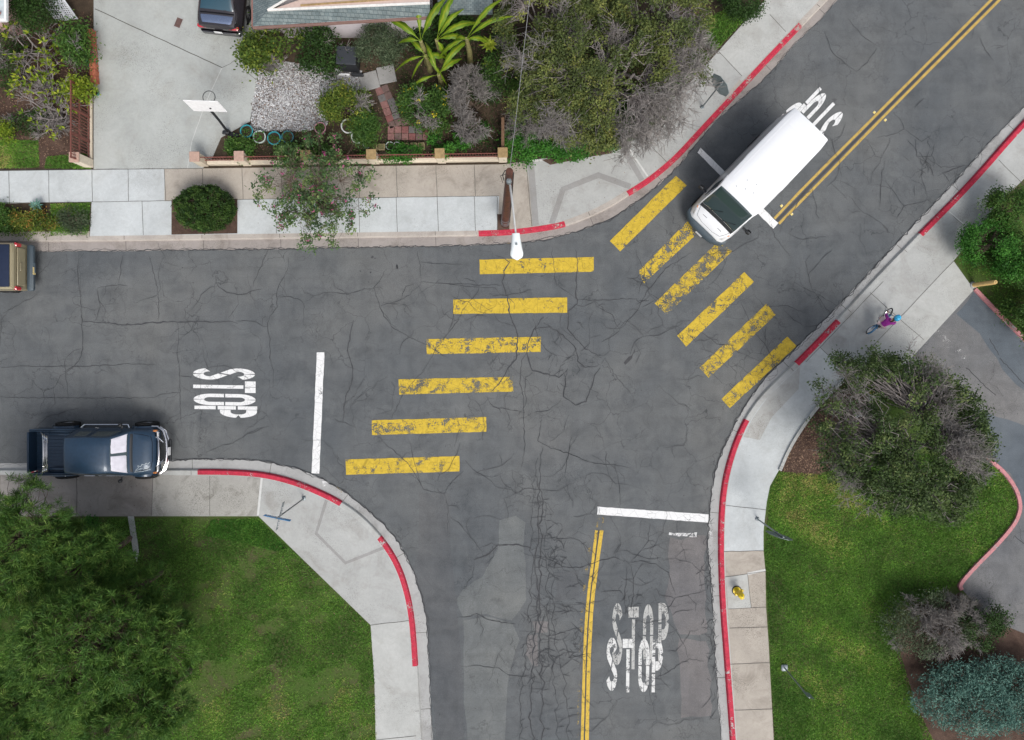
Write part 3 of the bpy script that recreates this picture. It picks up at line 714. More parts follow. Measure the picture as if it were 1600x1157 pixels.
def letter_polys(ch, sx=1.0, sy=1.0, th=W_):
    """each stroke as a closed outline in the unit square, a flat thick ribbon with square ends"""
    out = []
    for st in LET[ch]:
        L = []; Rr = []; k = len(st); hor = ch == 'T' and st[0][1] > .85
        for i, p in enumerate(st):
            a, b = st[max(i - 1, 0)], st[min(i + 1, k - 1)]; dx, dy = b[0] - a[0], b[1] - a[1]; d = math.hypot(dx, dy) or 1
            nx, ny = -dy / d, dx / d; hx, hy = th / 2, .085
            L.append((p[0] + nx * hx, p[1] + ny * hy)); Rr.append((p[0] - nx * hx, p[1] - ny * hy))
        out.append((L, Rr))
    return out
def road_word(word, origins, across, up, mat, z=.0078, label=None):
    o_ = None; mb = MB()
    for ch, o in zip(word, origins):
        for L, Rr in letter_polys(ch):
            f = lambda q: P(o[0] + across[0] * q[0] + up[0] * q[1], o[1] + across[1] * q[0] + up[1] * q[1])
            vs = []
            for a, b in zip(L, Rr): vs += [f(a), f(b)]
            vs = [(v.x, v.y, z) for v in vs]; mb.add(vs, [(2 * i, 2 * i + 1, 2 * i + 3, 2 * i + 2) for i in range(len(L) - 1)])
    return mb.build('stop_lettering', mat, road, label=label)
road_word('STOP', [(301, 575), (302, 595), (302, 615), (304, 634)], (0, 18), (98, 1.5), M['white_line'], label='white STOP lettering on the street west of the crossing')
road_word('STOP', [(1322, 182), (1309, 168), (1296, 153), (1284, 140)], (-12.0, -12.5), (-66, 69), M['white_line'], label='white STOP lettering under the rear of the van')
road_word('STOP', [(956, 1040), (981, 1046), (1004, 1042), (1028, 1040)], (16, 0), (1, -98), M['white_old'], .0076, 'faded older STOP lettering on the lower street')
road_word('STOP', [(947, 1080), (972, 1082), (997, 1082), (1018, 1082)], (17, 0), (1, -84), M['white_mid'], .008, 'newer STOP lettering painted over the faded one')
# ================================================================== PLANTS
G = lambda *a: tuple(a)
M['leaf_dark'] = foliage('leaves_dark', [(0, (0.014, 0.034, 0.009)), (.5, (0.029, 0.069, 0.014)), (1, (0.057, 0.115, 0.023))])
M['leaf_mid'] = foliage('leaves_mid', [(0, (0.026, 0.072, 0.016)), (.5, (0.058, 0.130, 0.023)), (1, (0.130, 0.221, 0.039))])
M['leaf_olive'] = foliage('leaves_olive', [(0, (0.047, 0.068, 0.024)), (.45, (0.095, 0.128, 0.038)), (.8, (0.176, 0.203, 0.054)), (1, (0.270, 0.270, 0.068))])
M['leaf_grey'] = foliage('leaves_greygreen', [(0, (0.039, 0.065, 0.033)), (.5, (0.078, 0.111, 0.058)), (1, (0.143, 0.176, 0.098))])
M['leaf_blue'] = foliage('leaves_bluegreen', [(0, (.04, .10, .085)), (.5, (.10, .21, .17)), (1, (.2, .36, .29))])
M['leaf_ivy'] = foliage('leaves_bright', [(0, (0.019, 0.075, 0.013)), (.5, (0.044, 0.163, 0.019)), (1, (0.100, 0.275, 0.037))])
M['leaf_lime'] = foliage('leaves_lime', [(0, (0.070, 0.130, 0.010)), (.5, (0.170, 0.250, 0.020)), (1, (0.380, 0.420, 0.040))])
M['leaf_autumn'] = foliage('leaves_autumn', [(0, (0.036, 0.084, 0.014)), (.45, (0.108, 0.168, 0.024)), (.75, (0.240, 0.204, 0.036)), (1, (0.420, 0.168, 0.048))])
M['needle'] = foliage('pine_needles', [(0, (.025, .07, .018)), (.4, (.065, .15, .028)), (.75, (.13, .24, .045)), (1, (.26, .36, .08))], trans=.2)
M['grass'] = foliage('grass_blades', [(0, (0.062, 0.155, 0.024)), (.5, (0.135, 0.285, 0.045)), (.85, (0.226, 0.429, 0.056)), (1, (0.497, 0.452, 0.158))])
M['pink_flower'] = foliage('pink_flowers', [(0, (0.350, 0.040, 0.160)), (1, (0.620, 0.160, 0.340))])
M['yellow_flower'] = foliage('yellow_fruit', [(0, (0.600, 0.450, 0.020)), (1, (0.700, 0.650, 0.050))])
M['leaf_yg'] = foliage('leaves_yellowgreen', [(0, (.03, .07, .012)), (.5, (.09, .145, .022)), (.85, (.19, .24, .035)), (1, (.34, .33, .05))])
M['leaf_tree'] = foliage('leaves_tree', [(0, (.025, .048, .015)), (.5, (.06, .10, .03)), (.85, (.11, .16, .045)), (1, (.19, .22, .08))])
M['leaf_shrub'] = foliage('leaves_shrub', [(0, (.012, .035, .008)), (.5, (.03, .07, .012)), (1, (.09, .16, .03))])
M['leaf_light'] = foliage('leaves_light', [(0, (.03, .08, .03)), (.5, (.08, .15, .05)), (1, (.22, .28, .09))])
M['bark'] = paint('bark', (.12, .09, .07), .9, spec=.1, var=.35)
M['bark_grey'] = paint('bark_grey', (.24, .215, .205), .9, spec=.1, var=.3)
M['twig'] = paint('bare_twigs', (.26, .24, .225), .9, spec=.1, var=.3)
def lumpy(D, seed, n=7, amp=.28):
    r = np.random.default_rng(seed); C = unit(r.normal(size=(n, 3))); A = r.uniform(-1, 1, n); s = np.zeros(len(D))
    for c, a in zip(C, A): s += a * np.exp(-(1 - D @ c) * 5)
    return 1 + amp * s
def patch_noise(Pn, seed, f=.9):
    r = np.random.default_rng(seed); s = np.zeros(len(Pn))
    for k in range(6):
        w = unit(r.normal(size=(1, 3)))[0] * f * r.uniform(.6, 2.2); s += np.sin(Pn @ w + r.uniform(0, 6.28)) / 2.2
    return s
def crown_tips(n, rad, seed, surf=.35, low=-.45, amp=.28, clump=0):
    if clump:
        K = max(6, n // clump); c0 = unit(rng.normal(size=(K * 4, 3))); c0 = c0[c0[:, 2] > low][:K]; c0 = c0[rng.integers(0, len(c0), n)]
        D = unit(c0 + rng.normal(size=(n, 3)) * .16)
        rr = rng.uniform(.72, 1.08, (997,))[(np.abs(c0[:, 0] * 9301 + c0[:, 1] * 49297).astype(int)) % 997]
        r = (rng.uniform(0, 1, n) ** surf * .25 + .75) * rr * lumpy(D, seed, amp=amp)
        return D * r[:, None] * np.asarray(rad)[None, :], D
    D = unit(rng.normal(size=(n * 3, 3))); D = D[D[:, 2] > low][:n]
    r = rng.uniform(0, 1, len(D)) ** surf * lumpy(D, seed, amp=amp)
    return D * r[:, None] * np.asarray(rad)[None, :], D
def plant(name, label, cat, x, y, zc, rad, leaf, nt=200, per=40, ls=.09, lw=.05, spread=.22, bare=0.0, twig='twig', trunk=None, tr=.12, seed=1, group=None,
          surf=.35, amp=.28, low=-.45, flowers=None, needles=False, hang=0.0, zb=.13, tw_len=.5, tw_n=7, up=.5, limbs=None, stems=1, base=None, twig_r=.010, clump=None):
    if clump is None: clump = 9 if max(rad) > .8 and name not in ('round_shrub', 'juniper', 'ivy_patch', 'flowering_tree', 'low_shrub') else 0
    c = P(x, y, zc); bz = zb; b = Vector((c.x, c.y, bz)) if base is None else P(base[0], base[1], zb)
    o = thing(name, label, cat, b, 0, group)
    cc = np.array([c.x - b.x, c.y - b.y, zc - bz])
    T, D = crown_tips(nt, rad, seed, surf, low, amp, clump); n = len(T)
    pn = patch_noise(T * 1.0, seed + 5, 4.2 / max(rad)); thr = np.quantile(pn, 1 - bare) if bare > 0 else 9e9
    isb = pn > thr
    # woody parts: trunk -> limbs -> tips
    tk = trunk or 'bark'; A = []; B = []; RA = []; RB = []
    nl = limbs or max(4, int(n ** .5 * .8)); hub, _ = crown_tips(nl, [q * .55 for q in rad], seed + 3, .6, -.2, .1)
    hubs = hub + cc; fork = cc * .45 + np.array([0, 0, 0]); fork[2] = max(.15, cc[2] - rad[2] * .75)
    for s_ in range(stems):
        jit = rng.normal(size=3) * (.12 if stems > 1 else 0) * rad[0]; jit[2] = 0
        p0 = np.zeros(3) + jit * .3; m_ = (p0 + fork) / 2 + rng.normal(size=3) * .04 * cc[2]
        for a, q, r1, r2 in ((p0, m_, tr * 1.2, tr), (m_, fork + jit, tr, tr * .8)): A.append(a); B.append(q); RA.append(r1); RB.append(r2)
    for h in hubs:
        m_ = (fork + h) / 2 + rng.normal(size=3) * .07 * max(rad)
        for a, q, r1, r2 in ((fork, m_, tr * .62, tr * .42), (m_, h, tr * .42, tr * .24)): A.append(a); B.append(q); RA.append(r1); RB.append(r2)
    Tp = T + cc
    near = np.argmin(((Tp[:, None, :] - hubs[None]) ** 2).sum(-1), 1)
    for i in range(n):
        h = hubs[near[i]]; m1 = h + (Tp[i] - h) * .35 + rng.normal(size=3) * .05 * max(rad); m2 = h + (Tp[i] - h) * .7 + rng.normal(size=3) * .05 * max(rad)
        for a, q, r1, r2 in ((h, m1, tr * .13, tr * .09), (m1, m2, tr * .09, tr * .06), (m2, Tp[i], tr * .06, tr * .03)): A.append(a); B.append(q); RA.append(max(r1, .006)); RB.append(max(r2, .004))
    V, F = seg_mesh(A, B, RA, RB, 5); np_mesh('trunk', V, F, M[tk], None, o)
    parts = []
    # leaves around the tips
    L = Tp[~isb] if bare < 1 else Tp[:0]; Dl = D[~isb]
    if bare > 0:   # leaves thin out at the edge of bare patches
        keep = rng.uniform(0, 1, len(L)) < np.clip((thr - pn[~isb]) * 2.2 + .35, 0, 1); L = L[keep]; Dl = Dl[keep]
    if len(L):
        if needles:
            C = np.repeat(L, per, 0); ax = unit(np.repeat(Dl * .7 + rng.normal(size=L.shape) * .45 + np.array([0, 0, .35]), per, 0))
            dirs = unit(ax * .62 + rng.normal(size=C.shape) * .6); ln = ls * rng.uniform(.6, 1.15, len(C))
            st = C + rng.normal(size=C.shape) * .03 + ax * rng.uniform(-.12, .12, (len(C), 1)); Cc = st + dirs * ln[:, None] / 2
            V, F = blades(Cc, dirs, ln, lw, None)
            tone = np.repeat(rng.uniform(.1, 1, len(L)) * .55, per) + rng.uniform(0, .45, len(C))
        else:
            C = np.repeat(L, per, 0) + rng.normal(size=(len(L) * per, 3)) * spread * np.array([1, 1, .7]); C[:, 2] = np.maximum(C[:, 2], .03)
            if hang: C[:, 2] -= hang * rng.uniform(0, 1, len(C)) ** 2
            dirs = unit(rng.normal(size=C.shape) * np.array([1, 1, .5])); ln = ls * rng.uniform(.6, 1.25, len(C))
            V, F = blades(C, dirs, ln, lw * ln / ls, up)
            tone = np.repeat(np.clip(rng.normal(.48, .3, len(L)), 0, 1) * .72, per) + rng.uniform(0, .32, len(C))
        np_mesh('crown', V, F, M[leaf], np.repeat(np.clip(tone, 0, 1), 4), o)
    # fine bare twigs
    if bare > 0:
        tb = Tp[isb]; parts = []
        k = tw_n; Pn = tb
        src = np.repeat(Pn, k, 0); d = unit(np.repeat(D[isb], k, 0) * .6 + rng.normal(size=src.shape) * .8 + np.array([0, 0, .25]))
        l1 = tw_len * rng.uniform(.4, 1, (len(src), 1)); mid = src + d * l1 * .5 + rng.normal(size=src.shape) * .04 * tw_len; e = mid + unit(d + rng.normal(size=d.shape) * .45) * l1 * .5
        V1, F1 = seg_mesh(np.concatenate([src, mid]), np.concatenate([mid, e]), np.full(2 * len(src), twig_r), np.full(2 * len(src), twig_r * .6), 3)
        s2 = np.repeat(mid, 3, 0); d2 = unit(np.repeat(d, 3, 0) + rng.normal(size=s2.shape) * .9); e2 = s2 + d2 * tw_len * .38 * rng.uniform(.4, 1, (len(s2), 1))
        V2, F2 = seg_mesh(s2, e2, np.full(len(s2), twig_r * .6), np.full(len(s2), twig_r * .35), 3)
        V, F, _ = join_np([(V1, F1, 0), (V2, F2, 0)]); np_mesh('bare_twigs', V, F, M[twig], None, o)['kind'] = 'stuff'
    if flowers:
        fm, fn, fs = flowers; idx = rng.integers(0, n, fn); c0 = Tp[idx] * 1.0 + D[idx] * spread * .8
        C = np.repeat(c0, 7, 0) + rng.normal(size=(fn * 7, 3)) * fs * .7; C[:, 2] -= 0
        V, F = blades(C, unit(rng.normal(size=C.shape)), fs, fs * .75, .8); np_mesh('flowers', V, F, M[fm], rng.uniform(0, 1, len(V)), o)['kind'] = 'stuff'
    return o
# ---- the big scrub trees north of the crossing
plant('scrub_tree', 'large olive green tree with grey bare branches beside the sidewalk north of the van', 'tree', 944, 114, 3.0, (3.6, 2.9, 1.7), 'leaf_olive', 820, 66, .095, .055, .13, .26, seed=11, tr=.17, trunk='bark_grey', tw_len=.75, tw_n=9)
plant('scrub_tree', 'olive green tree along the top edge, right of the banana plants', 'tree', 850, 30, 2.6, (1.9, 2.2, 1.3), 'leaf_olive', 330, 60, .095, .055, .13, .22, seed=14, tr=.12, trunk='bark_grey', tw_len=.6, tw_n=8)
plant('scrub_tree', 'yellowish olive tree at the top edge left of the small patch of pavement', 'tree', 1030, 20, 2.9, (1.9, 1.9, 1.4), 'leaf_olive', 380, 62, .095, .055, .13, .15, seed=17, tr=.14, trunk='bark_grey', tw_len=.6)
plant('scrub_bush', 'pale twiggy bush above the diagonal sidewalk, near the upper stop sign', 'bush', 1078, 78, 1.0, (.9, .8, .8), 'leaf_olive', 110, 26, .07, .04, .18, .75, seed=21, tr=.05, tw_len=.5, tw_n=11, stems=3)
plant('scrub_bush', 'green and grey bush touching the sidewalk corner left of the van', 'bush', 994, 186, .8, (.8, .5, .6), 'leaf_mid', 130, 46, .08, .045, .18, .12, seed=22, tr=.05, stems=3)
plant('scrub_bush', 'low bare grey bush above the mulch strip right of the utility pole', 'bush', 900, 198, .8, (1.3, .5, .5), 'leaf_olive', 150, 26, .07, .04, .18, .7, seed=23, tr=.05, tw_len=.6, tw_n=10, stems=3)
plant('scrub_bush', 'dark green bush above the garden wall end, left of the big olive tree', 'bush', 800, 105, 1.2, (1.1, 1.5, .9), 'leaf_mid', 170, 46, .08, .04, .2, .1, seed=24, tr=.06, stems=2)
plant('dark_bush', 'dark leafy bush at the top edge beside the upper diagonal sidewalk', 'bush', 1155, 5, .9, (.9, .6, .7), 'leaf_dark', 110, 60, .07, .045, .15, 0, seed=25, tr=.05)
plant('ivy_patch', 'bright green ivy along the wall top beside the mulch strip', 'ivy', 880, 232, .38, (1.45, .42, .24), 'leaf_ivy', 170, 34, .08, .07, .09, 0, seed=26, tr=.02, surf=.6, low=-.1, stems=4, up=1.6, amp=.12)
plant('ivy_patch', 'bright green ivy patch under the big olive tree, above the corner ramp', 'ivy', 945, 218, .4, (.9, .35, .25), 'leaf_ivy', 90, 34, .08, .07, .09, 0, seed=27, tr=.02, surf=.6, low=-.1, stems=4, up=1.6)
plant('ivy_patch', 'green ground cover between the utility pole and the twiggy bushes', 'ivy', 812, 222, .35, (.8, .9, .25), 'leaf_ivy', 130, 30, .08, .06, .12, 0, seed=28, tr=.02, surf=.6, low=-.1, stems=4, up=1.6)
plant('dead_bush', 'tangle of bare brown twigs beside the end of the garden wall', 'bush', 822, 195, .5, (.7, .7, .45), 'leaf_olive', 60, 10, .06, .04, .15, .9, seed=29, tr=.04, tw_len=.6, tw_n=9, stems=3)
# ---- east tree and bushes
plant('leafy_tree', 'large dark green tree with bare grey branches on the east lawn', 'tree', 1417, 703, 3.0, (2.8, 2.95, 1.6), 'leaf_tree', 1000, 60, .095, .055, .13, .17, seed=31, tr=.18, amp=.42, trunk='bark_grey', tw_len=.7, tw_n=8, limbs=22)
plant('leafy_bush', 'dark green bush on the corner where the cyclist passes', 'bush', 1400, 592, 1.5, (1.3, .8, .9), 'leaf_tree', 210, 52, .085, .05, .2, .06, seed=32, tr=.07, stems=3, flowers=('yellow_flower', 4, .12))
plant('twiggy_bush', 'grey purple twiggy bush at the south end of the east lawn', 'bush', 1462, 976, .8, (2.1, 1.25, .62), 'leaf_grey', 430, 26, .07, .04, .16, .42, seed=33, clump=0, surf=.2, tr=.06, tw_len=.42, tw_n=12, stems=4)
plant('dark_bush', 'dark green bush beside the asphalt drive, right of the grey purple bush', 'bush', 1535, 972, .8, (1.0, .95, .6), 'leaf_dark', 170, 46, .07, .045, .15, .05, seed=34, tr=.05, stems=3)
plant('juniper', 'blue green juniper in the lower right corner', 'bush', 1545, 1085, .9, (2.7, 1.5, .55), 'leaf_blue', 620, 40, .12, .035, .13, 0, seed=35, tr=.05, stems=4, amp=.2, low=-.2)
for i, (x, y, a, b, lab) in enumerate([(1575, 330, 1.0, .9, 'topmost bush of the dark green hedge on the right edge'), (1542, 375, 1.0, .9, 'hedge bush nearest the diagonal sidewalk, above the driveway apron'), (1590, 400, .9, .9, 'hedge bush on the right edge, level with the driveway apron'),
                                       (1582, 418, .7, .4, 'hedge bush above and right of the yellow timber post'), (1606, 490, .7, .9, 'hedge bush below and right of the yellow timber post')]):
    plant('hedge_bush', lab, 'bush', x, y, 1.1, (a, b, .75), 'leaf_ivy' if i % 2 else 'leaf_mid', 150, 60, .085, .045, .15, 0, seed=40 + i, tr=.05, group='dark green hedge by the east driveway', stems=3, amp=.2)
plant('scrub_bush', 'low dark bush on the right edge between the hedge and the pink kerb', 'bush', 1640, 470, .8, (.9, 1.2, .5), 'leaf_mid', 120, 46, .08, .045, .15, 0, seed=49, tr=.05)
# ---- pines lower left
pn = [('tallest light green pine in the lower left corner', 120, 1000, 4.2, (2.9, 2.5, 1.5), 51), ('light green pine at the left edge below the pickup truck', 30, 850, 3.6, (1.9, 2.2, 1.4), 52), ('pine reaching right over the lawn, level with the bottom of the lawn sidewalk', 235, 1010, 3.0, (1.6, 1.5, 1.1), 53),
      ('small pine in front of the others, just below the sidewalk', 135, 875, 3.0, (1.9, 1.3, 1.2), 54), ('pine at the bottom edge, right of the tallest one', 225, 1120, 3.6, (2.3, 1.4, 1.3), 55), ('pine at the bottom left corner of the view', 10, 1110, 4.0, (2.2, 1.8, 1.4), 56), ('pale green young pine beside the concrete edging strip', 205, 925, 2.4, (1.3, .9, .8), 57)]
for lab, x, y, zc, rad, sd in pn:
    plant('pine_tree', lab, 'tree', x, y, zc, rad, 'needle', int(165 * rad[0] * rad[1] ** .9), 46, .27, .019, .2, 0, seed=sd, tr=.05 + .03 * rad[0], needles=True, clump=7, group='light green pines in the lower left', amp=.35, surf=.3, low=-.35, trunk='bark')
plant('leafy_bush', 'small bright green leafy plant at the sidewalk edge beside the pines', 'bush', 143, 822, .4, (.35, .35, .25), 'leaf_ivy', 30, 26, .09, .06, .08, 0, seed=58, tr=.02)
# ---- street planting
plant('round_shrub', 'clipped round dark green shrub between the sidewalk and the kerb', 'shrub', 320, 326, .72, (1.22, .9, .68), 'leaf_shrub', 640, 46, .062, .045, .05, 0, seed=61, tr=.08, surf=.12, amp=.05, low=-.75, zb=.15)
plant('flowering_tree', 'loose flowering bush with pink blossoms arching over the sidewalk', 'tree', 494, 308, 1.7, (2.6, 2.75, .8), 'leaf_light', 250, 30, .12, .06, .10, .0, seed=62, tr=.028, surf=.75, amp=.45, zb=.15, stems=3, flowers=('pink_flower', 80, .062), base=(528, 338), hang=.3, limbs=18)
plant('low_shrub', 'low red and green shrub between kerb and sidewalk beside the tan pickup', 'shrub', 52, 345, .38, (1.0, .55, .25), 'leaf_autumn', 110, 46, .08, .045, .1, 0, seed=63, tr=.02, group=None, surf=.6, stems=3)
plant('low_shrub', 'dull green ground plant on the verge left of the white concrete apron', 'shrub', 112, 344, .25, (.75, .55, .12), 'leaf_grey', 70, 34, .08, .03, .12, 0, seed=64, tr=.02, surf=.6, stems=3)
plant('low_shrub', 'green shrub at the left end of the verge, cut by the picture edge', 'shrub', 2, 345, .38, (.7, .6, .25), 'leaf_mid', 80, 46, .08, .045, .1, 0, seed=65, tr=.02, surf=.6, stems=3)
# ---- left yard
def bare_branches(name, label, cat, x, y, zc, rad, n, seed, leaf='leaf_lime', nl=140, ls=.2, lw=.07):
    c = P(x, y, zc); o = thing(name, label, cat, (c.x, c.y, .13)); A = []; B = []; RA = []; RB = []; tips = []
    r = random.Random(seed)
    def grow(p, d, L, rr, k):
        m_ = p + d * L * .5 + Vector((r.gauss(0, 1), r.gauss(0, 1), r.gauss(0, .6))) * L * .08; e = m_ + d * L * .5
        A.extend([p, m_]); B.extend([m_, e]); RA.extend([rr, rr * .85]); RB.extend([rr * .85, rr * .7])
        if k == 0: tips.append((e, d)); return
        for _ in range(r.choice((2, 3))):
            q = Vector((r.gauss(0, 1), r.gauss(0, 1), r.gauss(0, .5) + .2)); d2 = (d + q * .75).normalized(); grow(e, d2, L * r.uniform(.6, .85), rr * .65, k - 1)
    for i in range(n):
        a = 6.28 * i / n + r.uniform(-.4, .4); grow(Vector((0, 0, 0)), Vector((math.cos(a) * rad[0], math.sin(a) * rad[1], zc * .9)).normalized(), max(rad) * .55, .05, 4)
    V, F = seg_mesh([tuple(a) for a in A], [tuple(a) for a in B], RA, RB, 5); np_mesh('branches', V, F, M['bark_grey'], None, o)
    T = [tips[r.randrange(len(tips))] for _ in range(nl)]; C = []; D = []
    for e, d in T:
        for _ in range(4):
            q = (d + Vector((r.gauss(0, 1), r.gauss(0, 1), r.gauss(0, .5))) * .9).normalized(); D.append(tuple(q)); C.append(tuple(e + q * ls * .5))
    V, F = blades(np.array(C), np.array(D), ls, lw, .9); np_mesh('leaves', V, F, M[leaf], np.repeat(rng.uniform(0, 1, len(C)), 4), o); return o
bare_branches('frangipani', 'branching bare shrub with lime green leaf tips in the left yard', 'shrub', 45, 120, 1.3, (1, 1), 7, 5, nl=90)
bare_branches('frangipani', 'bare branching shrub in front of the pink house corner, upper left', 'shrub', 30, 60, 1.5, (1, .8), 6, 8, nl=45)
bare_branches('frangipani', 'thin dry branching shrub behind the brown railing, lower part of the left yard', 'shrub', 75, 165, 1.0, (1, .9), 7, 12, nl=26)
plant('leafy_bush', 'leafy green and lime bush beside the brick edging of the drive', 'bush', 122, 72, 1.0, (.55, .75, .6), 'leaf_mid', 110, 30, .14, .05, .18, .05, seed=71, tr=.04, stems=3)
plant('leafy_bush', 'dark green bush behind the white lattice at the top left', 'bush', 52, 12, 1.6, (.7, .8, .8), 'leaf_dark', 130, 50, .08, .05, .18, 0, seed=72, tr=.06)
plant('leafy_bush', 'yellow green bush just above the brown railing', 'bush', 122, 138, .9, (.5, .45, .5), 'leaf_lime', 50, 30, .15, .05, .15, 0, seed=73, tr=.03)
plant('low_shrub', 'dark ground shrub in the middle of the left yard', 'shrub', 60, 195, .4, (1.3, .5, .3), 'leaf_dark', 90, 34, .09, .04, .15, .35, seed=74, tr=.03, stems=3)
plant('low_shrub', 'yellow green clump at the left picture edge beside the yard lawn', 'shrub', 8, 205, .5, (.4, .4, .3), 'leaf_lime', 40, 34, .09, .05, .12, 0, seed=75, tr=.02)
plant('low_shrub', 'dark shrub at the left edge of the yard', 'shrub', 10, 95, .6, (.9, 1.2, .5), 'leaf_dark', 110, 34, .09, .04, .2, .2, seed=76, tr=.03, stems=2)
# ---- garden behind the wall
gp = [('garden_bush', 'yellow green vine bush against the garage wall at the drive', 425, 80, 1.2, (1.25, .95, .8), 'leaf_yg', 150, 38, .12, .08, .22, .12, 81), ('garden_bush', 'dark green bush below the roof edge, left of the black cabinet', 500, 78, 1.0, (.9, .75, .7), 'leaf_dark', 120, 40, .10, .06, .2, .1, 82),
      ('garden_bush', 'grey green rounded bush below the roof, right of the black cabinet', 592, 68, 1.2, (.95, .85, .8), 'leaf_grey', 190, 44, .10, .03, .16, 0, 83), ('garden_bush', 'yellow green bush in the middle of the garden, right of the white gravel', 545, 167, .9, (.98, .78, .6), 'leaf_yg', 170, 40, .10, .05, .15, .05, 84),
      ('garden_bush', 'long leaved green bush between the gravel and the red pavers', 573, 203, .8, (.42, .6, .45), 'leaf_mid', 90, 40, .18, .03, .15, 0, 85), ('lemon_bush', 'green bush dotted with yellow fruit right of the paver path', 674, 168, 1.0, (1.05, .78, .7), 'leaf_mid', 190, 44, .10, .055, .16, .05, 86),
      ('bare_shrub', 'leafless grey shrub at the right end of the walled garden', 742, 165, 1.0, (1.1, 1.5, .8), 'leaf_grey', 130, 8, .08, .04, .15, .92, 87), ('garden_bush', 'dark green bush between the banana plants and the bare shrub', 745, 130, .8, (.9, .7, .5), 'leaf_dark', 90, 40, .1, .06, .15, .1, 88),
      ('garden_bush', 'bright green plants inside the wall, right of the square planters', 705, 228, .45, (.9, .4, .3), 'leaf_ivy', 90, 34, .12, .06, .1, 0, 89), ('garden_bush', 'leafy plants behind the leftmost piers of the garden wall', 375, 232, .5, (.55, .45, .35), 'leaf_mid', 70, 38, .1, .06, .1, 0, 90),
      ('garden_bush', 'mixed green plants behind the wall below the row of ringed pots', 470, 241, .45, (1.6, .28, .3), 'leaf_mid', 150, 38, .1, .05, .12, 0, 91), ('garden_bush', 'low green plants along the wall under the square planters', 620, 240, .4, (1.3, .25, .22), 'leaf_ivy', 90, 30, .1, .05, .1, 0, 92),
      ('garden_bush', 'dark low plants behind the banana plants, under the roof edge', 690, 55, .8, (1.3, .9, .5), 'leaf_dark', 120, 38, .12, .06, .2, 0, 93), ('agave_clump', 'green strappy clump near the right end of the garden wall', 752, 205, .4, (.5, .35, .25), 'leaf_ivy', 26, 20, .3, .04, .1, 0, 94)]
for nm, lab, x, y, zc, rad, lf, nt, per, ls, lw, sp, br, sd in gp:
    plant(nm, lab, 'plant' if 'plants' in lab else 'bush', x, y, zc, rad, lf, nt, per, ls, lw, sp, br, seed=sd, tr=.04 if nm != 'bare_shrub' else .06, stems=3, flowers=('yellow_flower', 26, .09) if nm == 'lemon_bush' else None, tw_len=.55, tw_n=9, twig_r=.012)
# ---- banana plants and rosettes
M['banana'] = foliage('banana_leaf', [(0, (0.100, 0.200, 0.012)), (.6, (0.170, 0.280, 0.020)), (1, (0.380, 0.400, 0.030))], rough=.4, trans=.35)
M['banana_stem'] = paint('banana_stem', (.22, .20, .08), .7, var=.3)
def banana(label, stem_px, zt, leaves):
    b = P(*stem_px, .13); o = thing('banana_plant', label, 'banana plant', b, 0, 'banana plants under the roof edge')
    top = Vector((0, 0, zt - .13)); mb = MB(); mb.tube([(0, 0, 0), (.03, .02, zt * .5), tuple(top)], [.13, .11, .07], 8); mb.build('stem', M['banana_stem'], o, 60)
    for (tx, ty, tz, w) in leaves:
        e = P(tx, ty, tz) - b; v = e - top; n = 16; hd = Vector((v.x, v.y, 0)); L = hd.length; hd.normalize(); sd = Vector((-hd.y, hd.x, 0)); V = []; T = []
        for i in range(n + 1):
            t = i / n; p = top + Vector((v.x, v.y, 0)) * t; p.z = top.z + v.z * t + math.sin(math.pi * min(1, t * 1.0)) * L * .28
            ww = w * (0 if t < .16 else math.sin(math.pi * ((t - .16) / .84) ** .75)) + .012
            for k, (s_, dz) in enumerate(((-1, -.35), (-.5, -.1), (0, .0), (.5, -.1), (1, -.35))):
                rag = random.uniform(.72, 1.05) if abs(s_) == 1 else 1
                V.append(p + sd * ww * s_ * rag + Vector((0, 0, dz * ww))); T.append((.9 if s_ == 0 else random.uniform(.1, .7)))
        F = [(i * 5 + k, i * 5 + 5 + k, i * 5 + 6 + k, i * 5 + 1 + k) for i in range(n) for k in range(4)]
        np_mesh('leaf', [tuple(q) for q in V], F, M['banana'], T, o, True)
banana('banana plant with broad leaves over the roof edge, left one of the group', (668, 100), 2.2, [(612, 33, 2.0, .13), (622, 68, 1.7, .09), (655, -20, 2.5, .12), (700, -5, 2.8, .15), (600, 30, 2.0, .1)])
banana('banana plant in the middle of the group, leaves crossing to the right', (690, 95), 2.0, [(753, 36, 2.0, .13), (725, 14, 2.6, .11), (735, 62, 1.8, .12), (712, -10, 2.7, .14), (700, 92, 1.2, .1)])
banana('banana plant nearest the dracaena rosettes, with two long upright leaves', (735, 100), 2.4, [(788, -3, 3.2, .1), (803, 26, 3.0, .1), (706, 62, 1.9, .12), (765, 66, 2.0, .11), (684, 92, 1.4, .1)])
banana('smaller banana plant with narrow drooping leaves over the paver path', (672, 110), 1.5, [(617, 112, .7, .06), (643, 124, .7, .05), (700, 136, .6, .06), (700, 92, 1.2, .12), (640, 62, 1.4, .12)])
banana('lowest banana plant, a thin leaf reaching down towards the lemon bush', (690, 135), 1.3, [(634, 146, .8, .07), (738, 60, 1.6, .12), (722, 92, 1.2, .12), (664, 66, 1.4, .1)])
